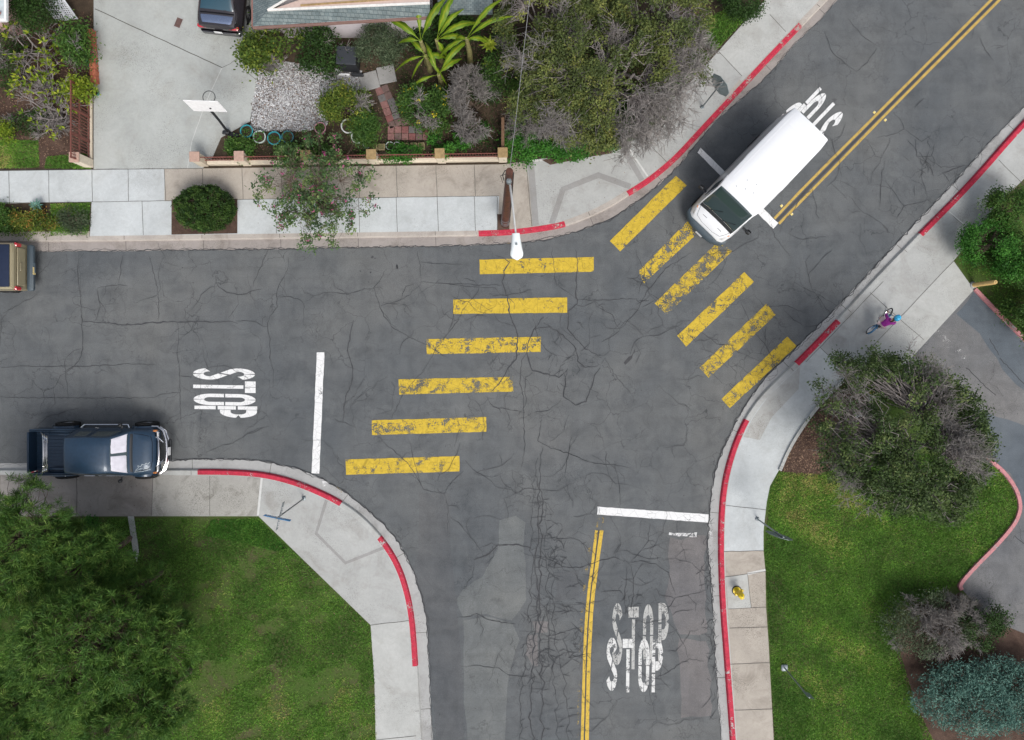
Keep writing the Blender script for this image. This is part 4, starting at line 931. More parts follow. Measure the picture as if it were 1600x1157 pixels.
def rosette(name, label, cat, x, y, z, r, n, mat, w=.07, zb=.13, stem=True, lean=.35):
    c = P(x, y, z); o = thing(name, label, cat, (c.x, c.y, zb)); V = []; T = []; F = []
    for i in range(n):
        a = 6.283 * i / n * 2.618 + random.uniform(-.2, .2); k = .45 + .55 * (i / n); d = Vector((math.cos(a), math.sin(a), 0)); sd = Vector((-d.y, d.x, 0)); s0 = len(V)
        for j in range(6):
            t = j / 5; p = d * r * k * t; p.z = (z - zb) + r * (.5 - .35 * k) * math.sin(t * 2.2) ; ww = w * math.sin(math.pi * (.15 + .85 * t)) + .004
            V += [p + sd * ww / 2, p + Vector((0, 0, -.01)), p - sd * ww / 2]; T += [random.uniform(.4, 1)] * 3
        F += [(s0 + j * 3 + q, s0 + j * 3 + 3 + q, s0 + j * 3 + 4 + q, s0 + j * 3 + 1 + q) for j in range(5) for q in range(2)]
    np_mesh('leaves', [tuple(v) for v in V], F, M[mat], T, o)
    if stem and z > .4: MB().tube([(0, 0, 0), (0, 0, z - zb)], .04, 6).build('stem', M['bark'], o)
    return o
rosette('dracaena', 'yellow green dracaena rosette, the larger upper one of two', 'plant', 765, 71, 1.5, .45, 26, 'leaf_lime', .09)
rosette('dracaena', 'smaller yellow green dracaena rosette below the larger one', 'plant', 763, 103, 1.0, .33, 18, 'leaf_lime', .06)
rosette('agave', 'pale spiky agave between the shrubs of the left verge', 'plant', 58, 322, .4, .34, 22, 'leaf_blue', .07, stem=False)
# ---- grass blades on the lawns, loose stones in the gravel bed
def in_poly(X, Y, l):
    v = [(p.x, p.y) for p in px(l, .13)]; ins = np.zeros(len(X), bool); j = len(v) - 1
    for i in range(len(v)):
        xi, yi = v[i]; xj, yj = v[j]; c = ((yi > Y) != (yj > Y)) & (X < (xj - xi) * (Y - yi) / (yj - yi + 1e-12) + xi); ins ^= c; j = i
    return ins
def scatter(l, n):
    v = px(l, .13); x0, x1 = min(p.x for p in v), max(p.x for p in v); y0, y1 = min(p.y for p in v), max(p.y for p in v)
    X = rng.uniform(x0, x1, n); Y = rng.uniform(y0, y1, n); k = in_poly(X, Y, l); return X[k], Y[k]
def lawn(l, n, label, thin=.35, h=.10, seed=3, mat='grass', name='grass', z=.12):
    X, Y = scatter(l, n); Pn = np.stack([X, Y, X * 0], 1); pt = .7 * patch_noise(Pn, seed, 1.5) + .6 * patch_noise(Pn, seed + 2, 4.5) + .3 * patch_noise(Pn, seed + 4, 10)
    keep = rng.uniform(0, 1, len(X)) > np.clip((pt + .1) * .75, 0, .8) * (thin / .6); X, Y, pt = X[keep], Y[keep], pt[keep]
    hh = h * rng.uniform(.5, 1.2, len(X)); D = unit(rng.normal(size=(len(X), 3)) * np.array([1, 1, .25]) + np.array([0, 0, .75]))
    C = np.stack([X, Y, z + hh * D[:, 2] * .5], 1); V, F = blades(C, D, hh, .022, .3)
    tone = np.clip(.45 + .22 * patch_noise(Pn[keep], seed + 9, 1.8) + rng.normal(0, .16, len(X)) + .15 * (pt > .3), 0, 1)
    return tag(np_mesh(name, V, F, M[mat], np.repeat(tone, 4)), kind='stuff')
lawn([(404, 810), (580, 980), (586, 1065), (592, 1240), (-60, 1240), (-60, 812)], 260000, '', .66, seed=3)
lawn([(1218, 737), (1290, 742), (1340, 700), (1543, 719), (1575, 748), (1592, 790), (1582, 820), (1497, 912), (1400, 955), (1400, 1000), (1430, 1100), (1500, 1240), (1214, 1240), (1203, 1005), (1195, 860), (1204, 765)], 260000, '', .15, seed=12)
lawn([(-40, 218), (60, 220), (62, 262), (-40, 264)], 12000, '', .3, seed=5, h=.12)
lawn([(75, 245), (140, 240), (142, 264), (70, 263)], 5000, '', .3, seed=6, h=.12)
lawn([(1105, 30), (1150, 5), (1165, 30), (1120, 78), (1072, 132), (1052, 152), (1040, 170), (1060, 90)], 26000, '', .1, seed=7, h=.16)
lawn([(80, 319), (141, 317), (138, 368), (80, 369)], 9000, '', .3, seed=8, h=.12)
lawn([(1500, 405), (1600, 290), (1640, 560), (1600, 525), (1525, 450)], 14000, '', .6, seed=9, h=.12)
lawn([(400, 108), (790, 60), (788, 250), (346, 250), (392, 200), (600, 210), (610, 130), (570, 112)], 16000, '', .5, seed=10, h=.14, mat='leaf_dark', name='ground_cover')
lawn([(800, 70), (1100, 40), (1040, 185), (985, 217), (830, 248), (795, 248)], 26000, '', .3, seed=11, h=.16, mat='leaf_mid', name='ground_cover')
X, Y = scatter(GR, 7000); n = len(X); r = rng.uniform(.015, .042, n); o8 = np.array([(1, 0, 0), (0, 1, 0), (-1, 0, 0), (0, -1, 0), (0, 0, .6), (0, 0, -.6)])
V = (o8[None] * rng.uniform(.6, 1.3, (n, 6, 1)) * r[:, None, None]); th = rng.uniform(0, 6.28, n); cs, sn = np.cos(th)[:, None], np.sin(th)[:, None]
V = np.stack([V[..., 0] * cs - V[..., 1] * sn + X[:, None], V[..., 0] * sn + V[..., 1] * cs + Y[:, None], V[..., 2] + .145], -1).reshape(-1, 3)
f8 = np.array([(0, 1, 4), (1, 2, 4), (2, 3, 4), (3, 0, 4), (1, 0, 5), (2, 1, 5), (3, 2, 5), (0, 3, 5)]); F = (f8[None] + (np.arange(n) * 6)[:, None, None]).reshape(-1, 3)
M['stones'] = foliage('white_stones', [(0, (0.100, 0.100, 0.110)), (.2, (0.450, 0.450, 0.460)), (1, (0.700, 0.700, 0.700))], trans=0.0)
tag(np_mesh('gravel', V, F, M['stones'], np.repeat(rng.uniform(0, 1, n), 6)), kind='stuff')
# fallen leaves and litter on the mulch
l_ = [(1318, 600), (1250, 674), (1218, 737), (1280, 742), (1340, 690), (1350, 620)]; X, Y = scatter(l_, 6000)
C = np.stack([X, Y, X * 0 + .14], 1); V, F = blades(C, unit(rng.normal(size=C.shape) * np.array([1, 1, .15])), .09, .035, 2.0)
M['litter'] = foliage('fallen_leaves', [(0, (0.050, 0.028, 0.020)), (.7, (0.140, 0.080, 0.055)), (1, (0.300, 0.200, 0.130))], trans=0.0)
tag(np_mesh('leaf_litter', V, F, M['litter'], np.repeat(rng.uniform(0, 1, len(C)), 4)), kind='stuff')

def litter(l, n, sz=.07, name='leaf_litter', z=.15, mat='litter'):
    X, Y = scatter(l, n); C = np.stack([X, Y, X * 0 + z], 1); V, F = blades(C, unit(rng.normal(size=C.shape) * np.array([1, 1, .15])), sz * rng.uniform(.5, 1.2, len(C)), sz * .5, 2.0)
    return tag(np_mesh(name, V, F, M[mat], np.repeat(rng.uniform(0, 1, len(C)), 4)), kind='stuff')
litter([(-60, 20), (145, 20), (145, 262), (-60, 262)], 9000); litter([(404, 810), (580, 980), (586, 1065), (592, 1240), (200, 1240), (200, 812)], 420, .08)
litter([(1218, 737), (1543, 719), (1592, 790), (1497, 912), (1390, 960), (1214, 1240), (1195, 860)], 260, .07); litter(GR, 900, .07, z=.17); litter([(400, 108), (790, 60), (788, 250), (346, 250), (392, 200)], 5000)
litter([(770, 60), (1110, 10), (985, 217), (830, 248), (795, 248)], 6000); litter([(1400, 1000), (1500, 925), (1545, 970), (1560, 1060), (1450, 1060)], 1500)
litter([(40, 744), (235, 744), (235, 806), (40, 806)], 60, .05, z=.155); litter([(822, 254), (1040, 256), (900, 335), (830, 350)], 26, .05, z=.155); litter([(258, 266), (780, 259), (776, 358), (380, 365)], 40, .045, z=.155)
lawn([(330, 812), (404, 812), (450, 858), (430, 862), (380, 848), (320, 838)], 9000, '', .1, seed=20, h=.09, mat='leaf_ivy', name='clover')
# ================================================================== VEHICLES
M['white_car'] = paint('van_white_paint', (.78, .79, .80), .3, spec=.5, coat=.5, var=.01)
M['navy'] = paint('navy_car_paint', (.014, .038, .072), .42, metal=.15, coat=.35, var=.1)
M['tan'] = paint('tan_car_paint', (.29, .25, .155), .35, coat=.5, var=.04)
M['black_car'] = paint('dark_car_paint', (.03, .026, .03), .18, metal=.3, coat=1.0, var=.05)
M['plastic'] = paint('black_plastic', (.022, .024, .027), .6)
M['plastic_blue'] = paint('grey_bumper_plastic', (.05, .07, .085), .55)
M['rubber'] = paint('tyre_rubber', (.02, .02, .02), .85, spec=.2)
M['sign_grey'] = paint('rivet_grey', (.45, .46, .47), .5); M['chrome'] = paint('chrome', (.75, .75, .77), .12, metal=1.0)
M['rim'] = paint('wheel_rim', (.22, .22, .23), .3, metal=.9)
M['glass'] = glass('car_glass', (.03, .05, .052)); M['glass_teal'] = glass('car_glass_teal', (.01, .05, .075))
M['lamp_clear'] = paint('headlamp_lens', (.62, .62, .62), .08, spec=.8, coat=1); M['lamp_amber'] = paint('amber_lens', (.6, .22, .06), .15)
M['lamp_red'] = paint('tail_lamp_red', (.45, .008, .02), .12, spec=.7, coat=1)
M['shade'] = paint('sunshade_foil', (.66, .64, .70), .5, var=.1, scale=5)
M['plate'] = paint('licence_plate', (.7, .7, .7), .4); M['gap'] = paint('panel_gap', (.008, .008, .01), .8, spec=.1)
class Body:
    """stations along x (front last): (x, z_bottom, w_low, z_belt, w_belt, z_top, w_top, crown)"""
    def __init__(s, st): s.st = sorted(st); s.rings = [s.ring(q) for q in s.st]
    def ring(s, q):
        x, zb, wl, zl, wb, zt, wt, cr = q
        h = [(0, zb), (wl * .94, zb), (wl, zb + .12), (wb, zl - .06), (wb * .985, zl), (wt + (wb - wt) * .08, zt - .05), (wt - .05, zt), (wt * .5, zt + cr * .75), (0, zt + cr)]
        return [(x, y, z) for y, z in h] + [(x, -y, z) for y, z in h[-2::-1]]
    def surf(s, x, t):
        X = [q[0] for q in s.st]; i = 0
        while i < len(X) - 2 and x > X[i + 1]: i += 1
        u = (x - X[i]) / (X[i + 1] - X[i]); u = max(0, min(1, u)); k = min(int(t), 15); v = t - k
        a = Vector(s.rings[i][k]).lerp(Vector(s.rings[i][k + 1]), v); b = Vector(s.rings[i + 1][k]).lerp(Vector(s.rings[i + 1][k + 1]), v); return a.lerp(b, u)
    def nrm(s, x, t):
        e = .01; a = s.surf(x + e, t) - s.surf(x - e, t); b = s.surf(x, min(16, t + .02)) - s.surf(x, max(0, t - .02)); n = a.cross(b)
        if n.length < 1e-9: return Vector((0, 0, 1))
        n.normalize(); c = s.surf(x, t) - Vector((x, 0, .6)); return n if n.dot(c) > 0 else -n
    def mesh(s):
        mb = MB(); n = 17
        for r in s.rings: mb.v += [tuple(p) for p in r]
        for i in range(len(s.rings) - 1):
            for k in range(16):
                mb.f.append((i * n + k, i * n + k + 1, (i + 1) * n + k + 1, (i + 1) * n + k)); mb.m.append(0)
        mb.f.append(tuple(range(16))); mb.m.append(0); b = (len(s.rings) - 1) * n; mb.f.append(tuple(b + k for k in range(15, -1, -1))); mb.m.append(0); return mb
    def patch(s, c, off=.008, n=8, m=8, mb=None, mi=0, eo=-.012):
        """c: four (x, t) corners; a slightly domed plate on the surface"""
        mb = mb or MB(); V = []
        for i in range(n + 1):
            for j in range(m + 1):
                u, v = i / n, j / m
                x = (c[0][0] * (1 - u) + c[1][0] * u) * (1 - v) + (c[3][0] * (1 - u) + c[2][0] * u) * v; t = (c[0][1] * (1 - u) + c[1][1] * u) * (1 - v) + (c[3][1] * (1 - u) + c[2][1] * u) * v
                edge = i in (0, n) or j in (0, m); V.append(s.surf(x, t) + s.nrm(x, t) * (eo if edge else off))
        return mb.add(V, [(i * (m + 1) + j, i * (m + 1) + j + 1, (i + 1) * (m + 1) + j + 1, (i + 1) * (m + 1) + j) for i in range(n) for j in range(m)], mi)
    def line(s, pts, w=.012, off=.003, mb=None, mi=0):
        mb = mb or MB(); L = []
        for (a, b) in zip(pts, pts[1:]):
            for k in range(10): u = k / 10; L.append((a[0] + (b[0] - a[0]) * u, a[1] + (b[1] - a[1]) * u))
        L.append(pts[-1]); Q = [s.surf(*q) + s.nrm(*q) * off for q in L]; N = [s.nrm(*q) for q in L]; V = []
        for i, p in enumerate(Q):
            d = Q[min(i + 1, len(Q) - 1)] - Q[max(i - 1, 0)]; q = d.cross(N[i]); q.normalize(); V += [p + q * w / 2, p - q * w / 2]
        return mb.add(V, [(2 * i, 2 * i + 1, 2 * i + 3, 2 * i + 2) for i in range(len(Q) - 1)], mi)
def wheel(o, x, y, r, w, rim='rim', steer=0):
    s = 1 if y > 0 else -1; Q = Matrix.Rotation(steer, 4, 'Z') @ Matrix.Rotation(R(90), 4, 'X')
    t = MB(); t.lathe([(r * .6, -w / 2), (r * .9, -w / 2), (r, -w / 2 + .04), (r, w / 2 - .04), (r * .9, w / 2), (r * .6, w / 2), (r * .6, -w / 2)], 28, (0, 0, 0), Q)
    for k in range(28):   # tread blocks
        a = 6.283 * k / 28; t.box((math.cos(a) * r, 0, math.sin(a) * r), (.03, w * .85, .018), M=Matrix.Rotation(-a + R(90), 4, 'Y'))
    wo = t.build('wheel', M['rubber'], o, 40); wo.location = (x, y, r + .004)
    q = MB(); q.lathe([(0, s * -w * .35), (r * .12, s * -w * .35), (r * .18, s * -w * .2), (r * .5, s * -w * .25), (r * .6, s * -w * .42), (r * .62, 0)], 28, (0, 0, 0), Q)
    for k in range(6):
        a = 6.283 * k / 6; q.box((math.cos(a) * r * .33, s * w * .33, math.sin(a) * r * .33), (r * .5, .03, .05), M=Matrix.Rotation(-a, 4, 'Y'))
    q.build('rim', M[rim], wo, 40); return wo
def shadow_well(o, x, y, r, w):
    MB().box((x, y, r * .95), (r * 2.3, w, r * 1.5), bev=.1).build('wheel_well_shade', M['gap'], o)  # solid near-black box, wheel arch shade given as colour
# ---- white van
vc = ((P(1270, 192, 2.6) + P(1098, 360, .6)) / 2); van = thing('van', 'large white high roof van stopped across the line at the upper crosswalk', 'van', (vc.x, vc.y, .004), R(-134))
L2 = 2.58
B = Body([(-L2, .45, .90, 1.2, .93, 2.35, .78, .03), (-L2 + .06, .32, .98, 1.2, .99, 2.55, .86, .04), (-L2 + .5, .3, 1.0, 1.25, 1.01, 2.62, .90, .05), (0, .3, 1.0, 1.25, 1.01, 2.64, .92, .05), (1.1, .3, 1.0, 1.22, 1.01, 2.62, .91, .05),
          (1.32, .3, 1.0, 1.2, 1.01, 2.56, .88, .05), (1.45, .3, 1.0, 1.18, 1.0, 2.42, .85, .05), (1.72, .3, 1.0, 1.15, .99, 2.0, .86, .06), (2.03, .3, .98, 1.06, .97, 1.42, .88, .09), (2.12, .3, .97, 1.02, .96, 1.26, .88, .09), (2.3, .3, .94, .9, .92, 1.12, .82, .07), (2.44, .3, .88, .75, .87, .96, .74, .05), (2.52, .34, .8, .62, .8, .82, .66, .03)])
B.mesh().build('body', M['white_car'], van, 38)
B.patch([(1.44, 5.9), (2.028, 5.75), (2.028, 10.25), (1.44, 10.1)], .016, 21, 14, eo=.004).build('windshield', M['glass'], van, 50)
mb = MB(); B.patch([(2.03, 5.8), (2.118, 5.95), (2.118, 10.05), (2.03, 10.2)], .016, 3, 14, mb, eo=.006); mb.build('cowl', M['plastic'], van, 50)
for s_ in (0, 1):
    f = lambda t: t if not s_ else 16 - t
    B.patch([(1.1, f(4.15)), (1.86, f(4.15)), (1.5, f(4.9)), (1.1, f(4.9))], .01).build('side_window', M['glass'], van, 50)
    h = MB(); B.patch([(2.17, f(5.0)), (2.44, f(4.5)), (2.49, f(5.9)), (2.26, f(6.1))], .014, 6, 6, h); h.build('headlight', M['lamp_clear'], van, 50)
    h = MB(); B.patch([(2.13, f(4.9)), (2.2, f(4.8)), (2.26, f(5.7)), (2.19, f(5.8))], .018, 4, 4, h); h.build('turn_signal', M['lamp_amber'], van, 50)
    sy = 1 if not s_ else -1
    mm = MB(); mm.box((1.62, sy * 1.12, 1.32), (.1, .24, .06), bev=.02); mm.box((1.62, sy * 1.27, 1.36), (.13, .2, .3), bev=.04); mm.build('mirror', M['plastic'], van, 40)
    mb = MB(); B.line([(-2.3, f(4)), (1.05, f(4))], .05, .012, mb); mb.build('side_moulding', M['plastic_blue'], van, 50)
    mb = MB(); B.line([(1.05, f(1.5)), (1.05, f(5.2)), (.1, f(5.2)), (.1, f(1.5))], .012, .004, mb); mb.build('door_seam', M['gap'], van); B.line([(-1.1, f(1.5)), (-1.1, f(5.2))], .012, .004).build('door_seam', M['gap'], van)
    B.patch([(-2.57, f(4.1)), (-2.5, f(4.1)), (-2.5, f(4.8)), (-2.57, f(4.7))], .012, 3, 6).build('tail_light', M['lamp_red'], van, 40)
    for x in (1.72, -1.55): shadow_well(van, x, sy * .88, .37, .2); wheel(van, x, sy * .90, .36, .23)
mb = MB(); n = 14; V = []
prof = [(.42, .10), (.50, .17), (.62, .2), (.78, .17), (.86, .08), (.88, -.03)]
for i in range(n + 1):
    a = (i / n - .5) * 2; y = 1.0 * a; x0 = 2.28 + .27 * (1 - abs(a) ** 3.2)
    for z, d in prof: V.append((x0 + d, y * (1 - d * .1), z - .12))
mb.add(V, [(i * 6 + k, i * 6 + k + 1, i * 6 + 7 + k, i * 6 + 6 + k) for i in range(n) for k in range(5)])
mb.build('bumper', M['plastic_blue'], van, 40)
mb = MB(); mb.box((2.585, 0, .66), (.06, 1.15, .16), bev=.02)
for k in range(3): mb.box((2.62, 0, .60 + .05 * k), (.012, 1.1, .014))
mb.build('grille', M['plastic'], van)
MB().box((2.76, 0, .50), (.015, .32, .15)).build('licence_plate', M['plate'], van)
for y0, y1 in ((-.62, -.02), (.15, .75)): MB().tube([B.surf(2.08, 8 - y0 * 1.8) + Vector((0, 0, .04)), B.surf(1.88, 8 - (y1) * 2.2) + Vector((.02, 0, .04))], .011, 5).build('wiper', M['plastic'], van)
mb = MB()
for x in (-1.9, -.9, .1): B.line([(x, 6.6), (x, 9.4)], .05, .006, mb)
for t in (6.3, 9.7): B.line([(-2.4, t), (1.2, t)], .03, .008, mb)
mb.build('roof_rib', M['white_car'], van, 40)
for x, t in ((1.0, 8.2), (.9, 7.5), (.72, 8.6), (1.15, 8.9), (.6, 7.8)): MB().lathe([(0, .012), (.02, .01), (.025, 0)], 8, tuple(B.surf(x, t) + Vector((0, 0, .004)))).build('roof_rivet', M['sign_grey'], van)
mb = MB(); B.line([(2.08, 6.1), (2.4, 6.3), (2.46, 7.2), (2.46, 8.8), (2.4, 9.7), (2.08, 9.9)], .012, .004, mb)
for t in (7.0, 8.9): B.patch([(2.26, t - .35), (2.3, t - .35), (2.3, t + .35), (2.26, t + .35)], .006, 2, 6, mb)
mb.build('bonnet_seam', M['gap'], van)
mb = MB(); mb.box((-L2 - .03, 0, .5), (.16, 1.7, .16), bev=.04); mb.build('rear_bumper', M['plastic'], van, 40)
# ---- navy pickup
tc = P(159, 700, 0); trk = thing('pickup_truck', 'lifted navy blue pickup truck with chrome roll bars, parked facing right at the left kerb', 'pickup truck', (-16.54, -4.22, .004), 0)
zf = .22
B = Body([(-.65, .62, .86, 1.0, .9, 1.24, .86, .01), (-.63, .55, .9, 1.12, .92, 1.9, .66, .03), (-.5, .5, .92, 1.15, .93, 1.97, .66, .04), (.3, .5, .92, 1.15, .93, 2.0, .68, .04), (.92, .5, .92, 1.15, .93, 1.96, .66, .04), (1.06, .5, .92, 1.15, .93, 1.88, .66, .04), (1.56, .5, .92, 1.15, .92, 1.32, .84, .05),
          (1.64, .5, .92, 1.14, .92, 1.24, .84, .05), (2.0, .5, .92, 1.08, .91, 1.2, .82, .05), (2.26, .5, .90, 1.0, .88, 1.13, .76, .04), (2.36, .55, .86, .92, .85, 1.04, .72, .02), (2.42, .6, .82, .88, .8, .95, .7, .0)])
B.mesh().build('body', M['navy'], trk, 35)
B.patch([(1.07, 5.75), (1.55, 5.7), (1.55, 10.3), (1.07, 10.25)], .01, 8, 12).build('windshield', M['glass'], trk, 50)
mb = MB(); B.patch([(1.09, 5.95), (1.53, 5.8), (1.53, 7.99), (1.09, 7.99)], .02, 8, 10, mb); B.patch([(1.09, 8.01), (1.53, 8.01), (1.53, 10.2), (1.09, 10.05)], .02, 8, 10, mb); mb.build('sunshade', M['shade'], trk, 50)
mb = MB(); B.patch([(1.56, 5.9), (1.66, 5.9), (1.66, 10.1), (1.56, 10.1)], .02, 3, 12, mb); mb.build('cowl', M['plastic'], trk, 50)
mb = MB(); B.line([(1.68, 6.1), (2.28, 6.25), (2.33, 7), (2.33, 9), (2.28, 9.75), (1.68, 9.9)], .018, .004, mb)
mb.build('bonnet_seam', M['gap'], trk)
mb = MB()   # pale outlined decal on the right front corner of the bonnet
dl = [(1.75, 9.75), (1.86, 9.5), (1.84, 9.25), (1.95, 9.38), (2.0, 9.1), (2.08, 9.26), (2.14, 9.05), (2.2, 9.2), (2.27, 9.0)]
B.line(dl, .018, .006, mb); B.line([(1.72, 9.85), (1.86, 9.7), (1.98, 9.55), (2.04, 9.7), (2.12, 9.5), (2.18, 9.65), (2.26, 9.45)], .014, .006, mb); B.line([(1.7, 9.93), (2.27, 9.9)], .018, .006, mb)
for x, t in ((2.1, 9.62), (1.93, 9.66)): B.line([(x + .03 * math.cos(a), t + .1 * math.sin(a)) for a in (0, .9, 1.8, 2.7, 3.6, 4.5, 5.4, 6.28)], .012, .007, mb)
mb.build('bonnet_decal', paint('decal_grey', (.32, .37, .40), .5), trk)
for s_ in (0, 1):
    f = lambda t: t if not s_ else 16 - t; sy = 1 if not s_ else -1
    B.patch([(-.45, f(4.2)), (.2, f(4.2)), (.2, f(4.9)), (-.4, f(4.9))], .008).build('side_window', M['glass'], trk, 50)
    B.patch([(.28, f(4.2)), (1.33, f(4.2)), (.98, f(4.9)), (.28, f(4.9))], .008).build('side_window', M['glass'], trk, 50)
    mm = MB(); mm.box((1.2, sy * 1.02, 1.22), (.08, .16, .05), bev=.02); mm.box((1.18, sy * 1.1, 1.3), (.11, .14, .2), bev=.04); mm.build('mirror', M['plastic'], trk, 40)
    MB().box((2.44, sy * .68, .93), (.10, .26, .16), bev=.04).build('headlight', M['lamp_clear'], trk, 40)
    MB().box((2.36, sy * .83, .93), (.16, .07, .14), bev=.03).build('turn_signal', M['lamp_amber'], trk, 40)
    for x in (1.78, -1.42):
        fl = MB(); pr = []
        for i in range(13):
            a = math.pi * i / 12; pr.append((x + .50 * math.cos(a), .52 + .46 * math.sin(a)))
        V = [];
        for (X_, Z_) in pr: V += [(X_, sy * .89, Z_ + .02), (X_, sy * 1.0, Z_), (X_, sy * 1.0, Z_ - .05)]
        fl.add(V, [(i * 3 + k, i * 3 + 3 + k, i * 3 + 4 + k, i * 3 + 1 + k) for i in range(12) for k in range(2)]); fl.build('fender_flare', M['navy'], trk, 40)
        wheel(trk, x, sy * .97, .43, .30)
    mb = MB(); mb.tube([(-.7, sy * 1.02, .52), (1.05, sy * 1.02, .52)], .035, 8); mb.tube([(-.7, sy * 1.02, .52), (-.8, sy * .9, .6)], .03, 6); mb.tube([(1.05, sy * 1.02, .52), (1.15, sy * .9, .6)], .03, 6); mb.build('side_step', M['chrome'], trk, 40)
    B.line([(.25, f(1.6)), (.25, f(4.9))], .012, .004).build('door_seam', M['gap'], trk); B.line([(1.35, f(1.6)), (1.35, f(4.0))], .012, .004).build('door_seam', M['gap'], trk)
    MB().box((.1, sy * .945, 1.02), (.16, .03, .03), bev=.01).build('door_handle', M['chrome'], trk)
mb = MB(); mb.box((-1.56, 0, .72), (1.84, 1.6, .06))
for k in range(11): mb.box((-1.56, -.7 + .14 * k, .765), (1.76, .07, .03), bev=.01)
for sy in (-1, 1): mb.box((-1.57, sy * .87, .88), (1.86, .1, .62), bev=.03); mb.box((-1.42, sy * .74, .85), (.9, .18, .26), bev=.05)
mb.box((-.69, 0, .95), (.06, 1.66, .5), bev=.02); mb.build('cargo_bed', M['navy'], trk, 35)
MB().box((-2.53, 0, .92), (.07, 1.6, .56), bev=.02).build('tailgate', M['navy'], trk, 35)
mb = MB()
for k in range(3):
    x = -1.40 - .11 * k; z = 1.72 - .06 * k; w = .72 + .03 * k; l = []
    for i in range(17):
        a = math.pi * i / 16; y = -w * math.copysign(abs(math.cos(a)) ** .45, math.cos(a)); q = math.sin(a) ** .6 if 0 < i < 16 else 0
        l.append((x - .42 * (1 - q), y, 1.14 + (z - 1.14) * q))
    mb.tube(l, .026, 8)
mb.build('roll_bar', M['chrome'], trk, 40)
mb = MB(); l = [(2.15, .98, .78), (2.38, .97, .78), (2.58, .8, .76), (2.7, .45, .75), (2.74, 0, .75), (2.7, -.45, .75), (2.58, -.8, .76), (2.38, -.97, .78), (2.15, -.98, .78)]
mb.tube(l, .045, 8); mb.tube([(a, b * .97, c - .2) for a, b, c in l[1:-1]], .04, 8); mb.build('front_bumper', M['chrome'], trk, 40)
mb = MB(); mb.tube([(2.46, -.62, 1.0), (2.56, -.4, 1.06), (2.6, 0, 1.08), (2.56, .4, 1.06), (2.46, .62, 1.0)], .022, 8); mb.tube([(2.46, -.6, .98), (2.6, -.35, .78)], .018, 6); mb.tube([(2.46, .6, .98), (2.6, .35, .78)], .018, 6); mb.build('bull_bar', M['chrome'], trk, 40)
mb = MB(); mb.box((2.5, 0, .88), (.05, .96, .2), bev=.02); mb.build('grille', M['plastic'], trk)
mb = MB()
for k in range(9): mb.box((2.535, -.4 + .1 * k, .88), (.02, .02, .18))
mb.box((2.52, 0, .99), (.05, 1.0, .03), bev=.01); mb.build('grille_bar', M['chrome'], trk)
MB().box((2.81, -.02, .7), (.02, .32, .16)).build('licence_plate', M['plate'], trk)
mb = MB(); mb.box((2.76, 0, .55), (.1, .9, .14), bev=.03); mb.build('winch_mount', M['plastic'], trk)
mb = MB(); mb.box((-2.64, 0, .6), (.14, 1.7, .16), bev=.04); mb.build('rear_bumper', M['chrome'], trk, 40)
# ---- tan pickup at the left edge
tan = thing('pickup_truck', 'tan pickup truck with a dark bed cover, cut by the left picture edge', 'pickup truck', (-21.95, 3.12, .004), R(180))
B = Body([(-2.4, .45, .86, .95, .9, 1.28, .86, .0), (-2.36, .4, .92, 1.0, .95, 1.34, .90, .01), (-.7, .4, .95, 1.02, .96, 1.36, .9, .01), (-.62, .4, .95, 1.05, .96, 1.75, .68, .02), (-.5, .4, .95, 1.05, .96, 1.82, .70, .03), (.6, .4, .95, 1.05, .96, 1.84, .70, .03), (.75, .4, .95, 1.05, .95, 1.76, .68, .03), (1.3, .4, .94, 1.02, .94, 1.16, .84, .04), (2.2, .4, .92, .9, .92, 1.02, .8, .04), (2.45, .45, .86, .8, .84, .88, .74, .02)])
B.mesh().build('body', M['tan'], tan, 35)
mb = MB(); mb.box((-1.55, 0, 1.375), (1.5, 1.66, .05), bev=.02)
for k in range(1, 4): mb.box((-2.3 + .38 * k, 0, 1.402), (.02, 1.6, .01))
mb.build('bed_cover', paint('navy_vinyl', (.014, .022, .048), .75, spec=.2), tan, 40)
B.patch([(.78, 5.8), (1.27, 5.7), (1.27, 10.3), (.78, 10.2)], .01).build('windshield', M['glass'], tan, 50)
mb = MB(); mb.box((-2.42, 0, .92), (.06, 1.5, .44), bev=.02); mb.box((-2.46, 0, .98), (.03, .3, .09), bev=.01); mb.build('tailgate', M['tan'], tan, 40)
mb = MB(); mb.box((-2.56, 0, .54), (.26, 1.84, .2), bev=.05); mb.box((-2.62, 0, .52), (.2, .44, .12), bev=.03); mb.build('rear_bumper', M['plastic_blue'], tan, 40)
MB().box((-2.70, .12, .56), (.015, .3, .14)).build('licence_plate', paint('plate_pale', (.7, .55, .25), .4, var=.3, scale=30), tan)
for sy in (-1, 1):
    MB().box((-2.38, sy * .86, 1.06), (.14, .16, .34), bev=.04).build('tail_light', M['lamp_red'], tan, 40)
    B.patch([(-.45, 4.2), (1.0, 4.2), (.65, 4.9), (-.45, 4.9)] if sy > 0 else [(-.45, 11.8), (1.0, 11.8), (.65, 11.1), (-.45, 11.1)], .008).build('side_window', M['glass'], tan, 50)
    for x in (1.65, -1.55): shadow_well(tan, x, sy * .84, .36, .18); wheel(tan, x, sy * .86, .36, .22)
    mm = MB(); mm.box((.95, sy * 1.05, 1.15), (.12, .16, .2), bev=.04); mm.build('mirror', M['plastic'], tan, 40)
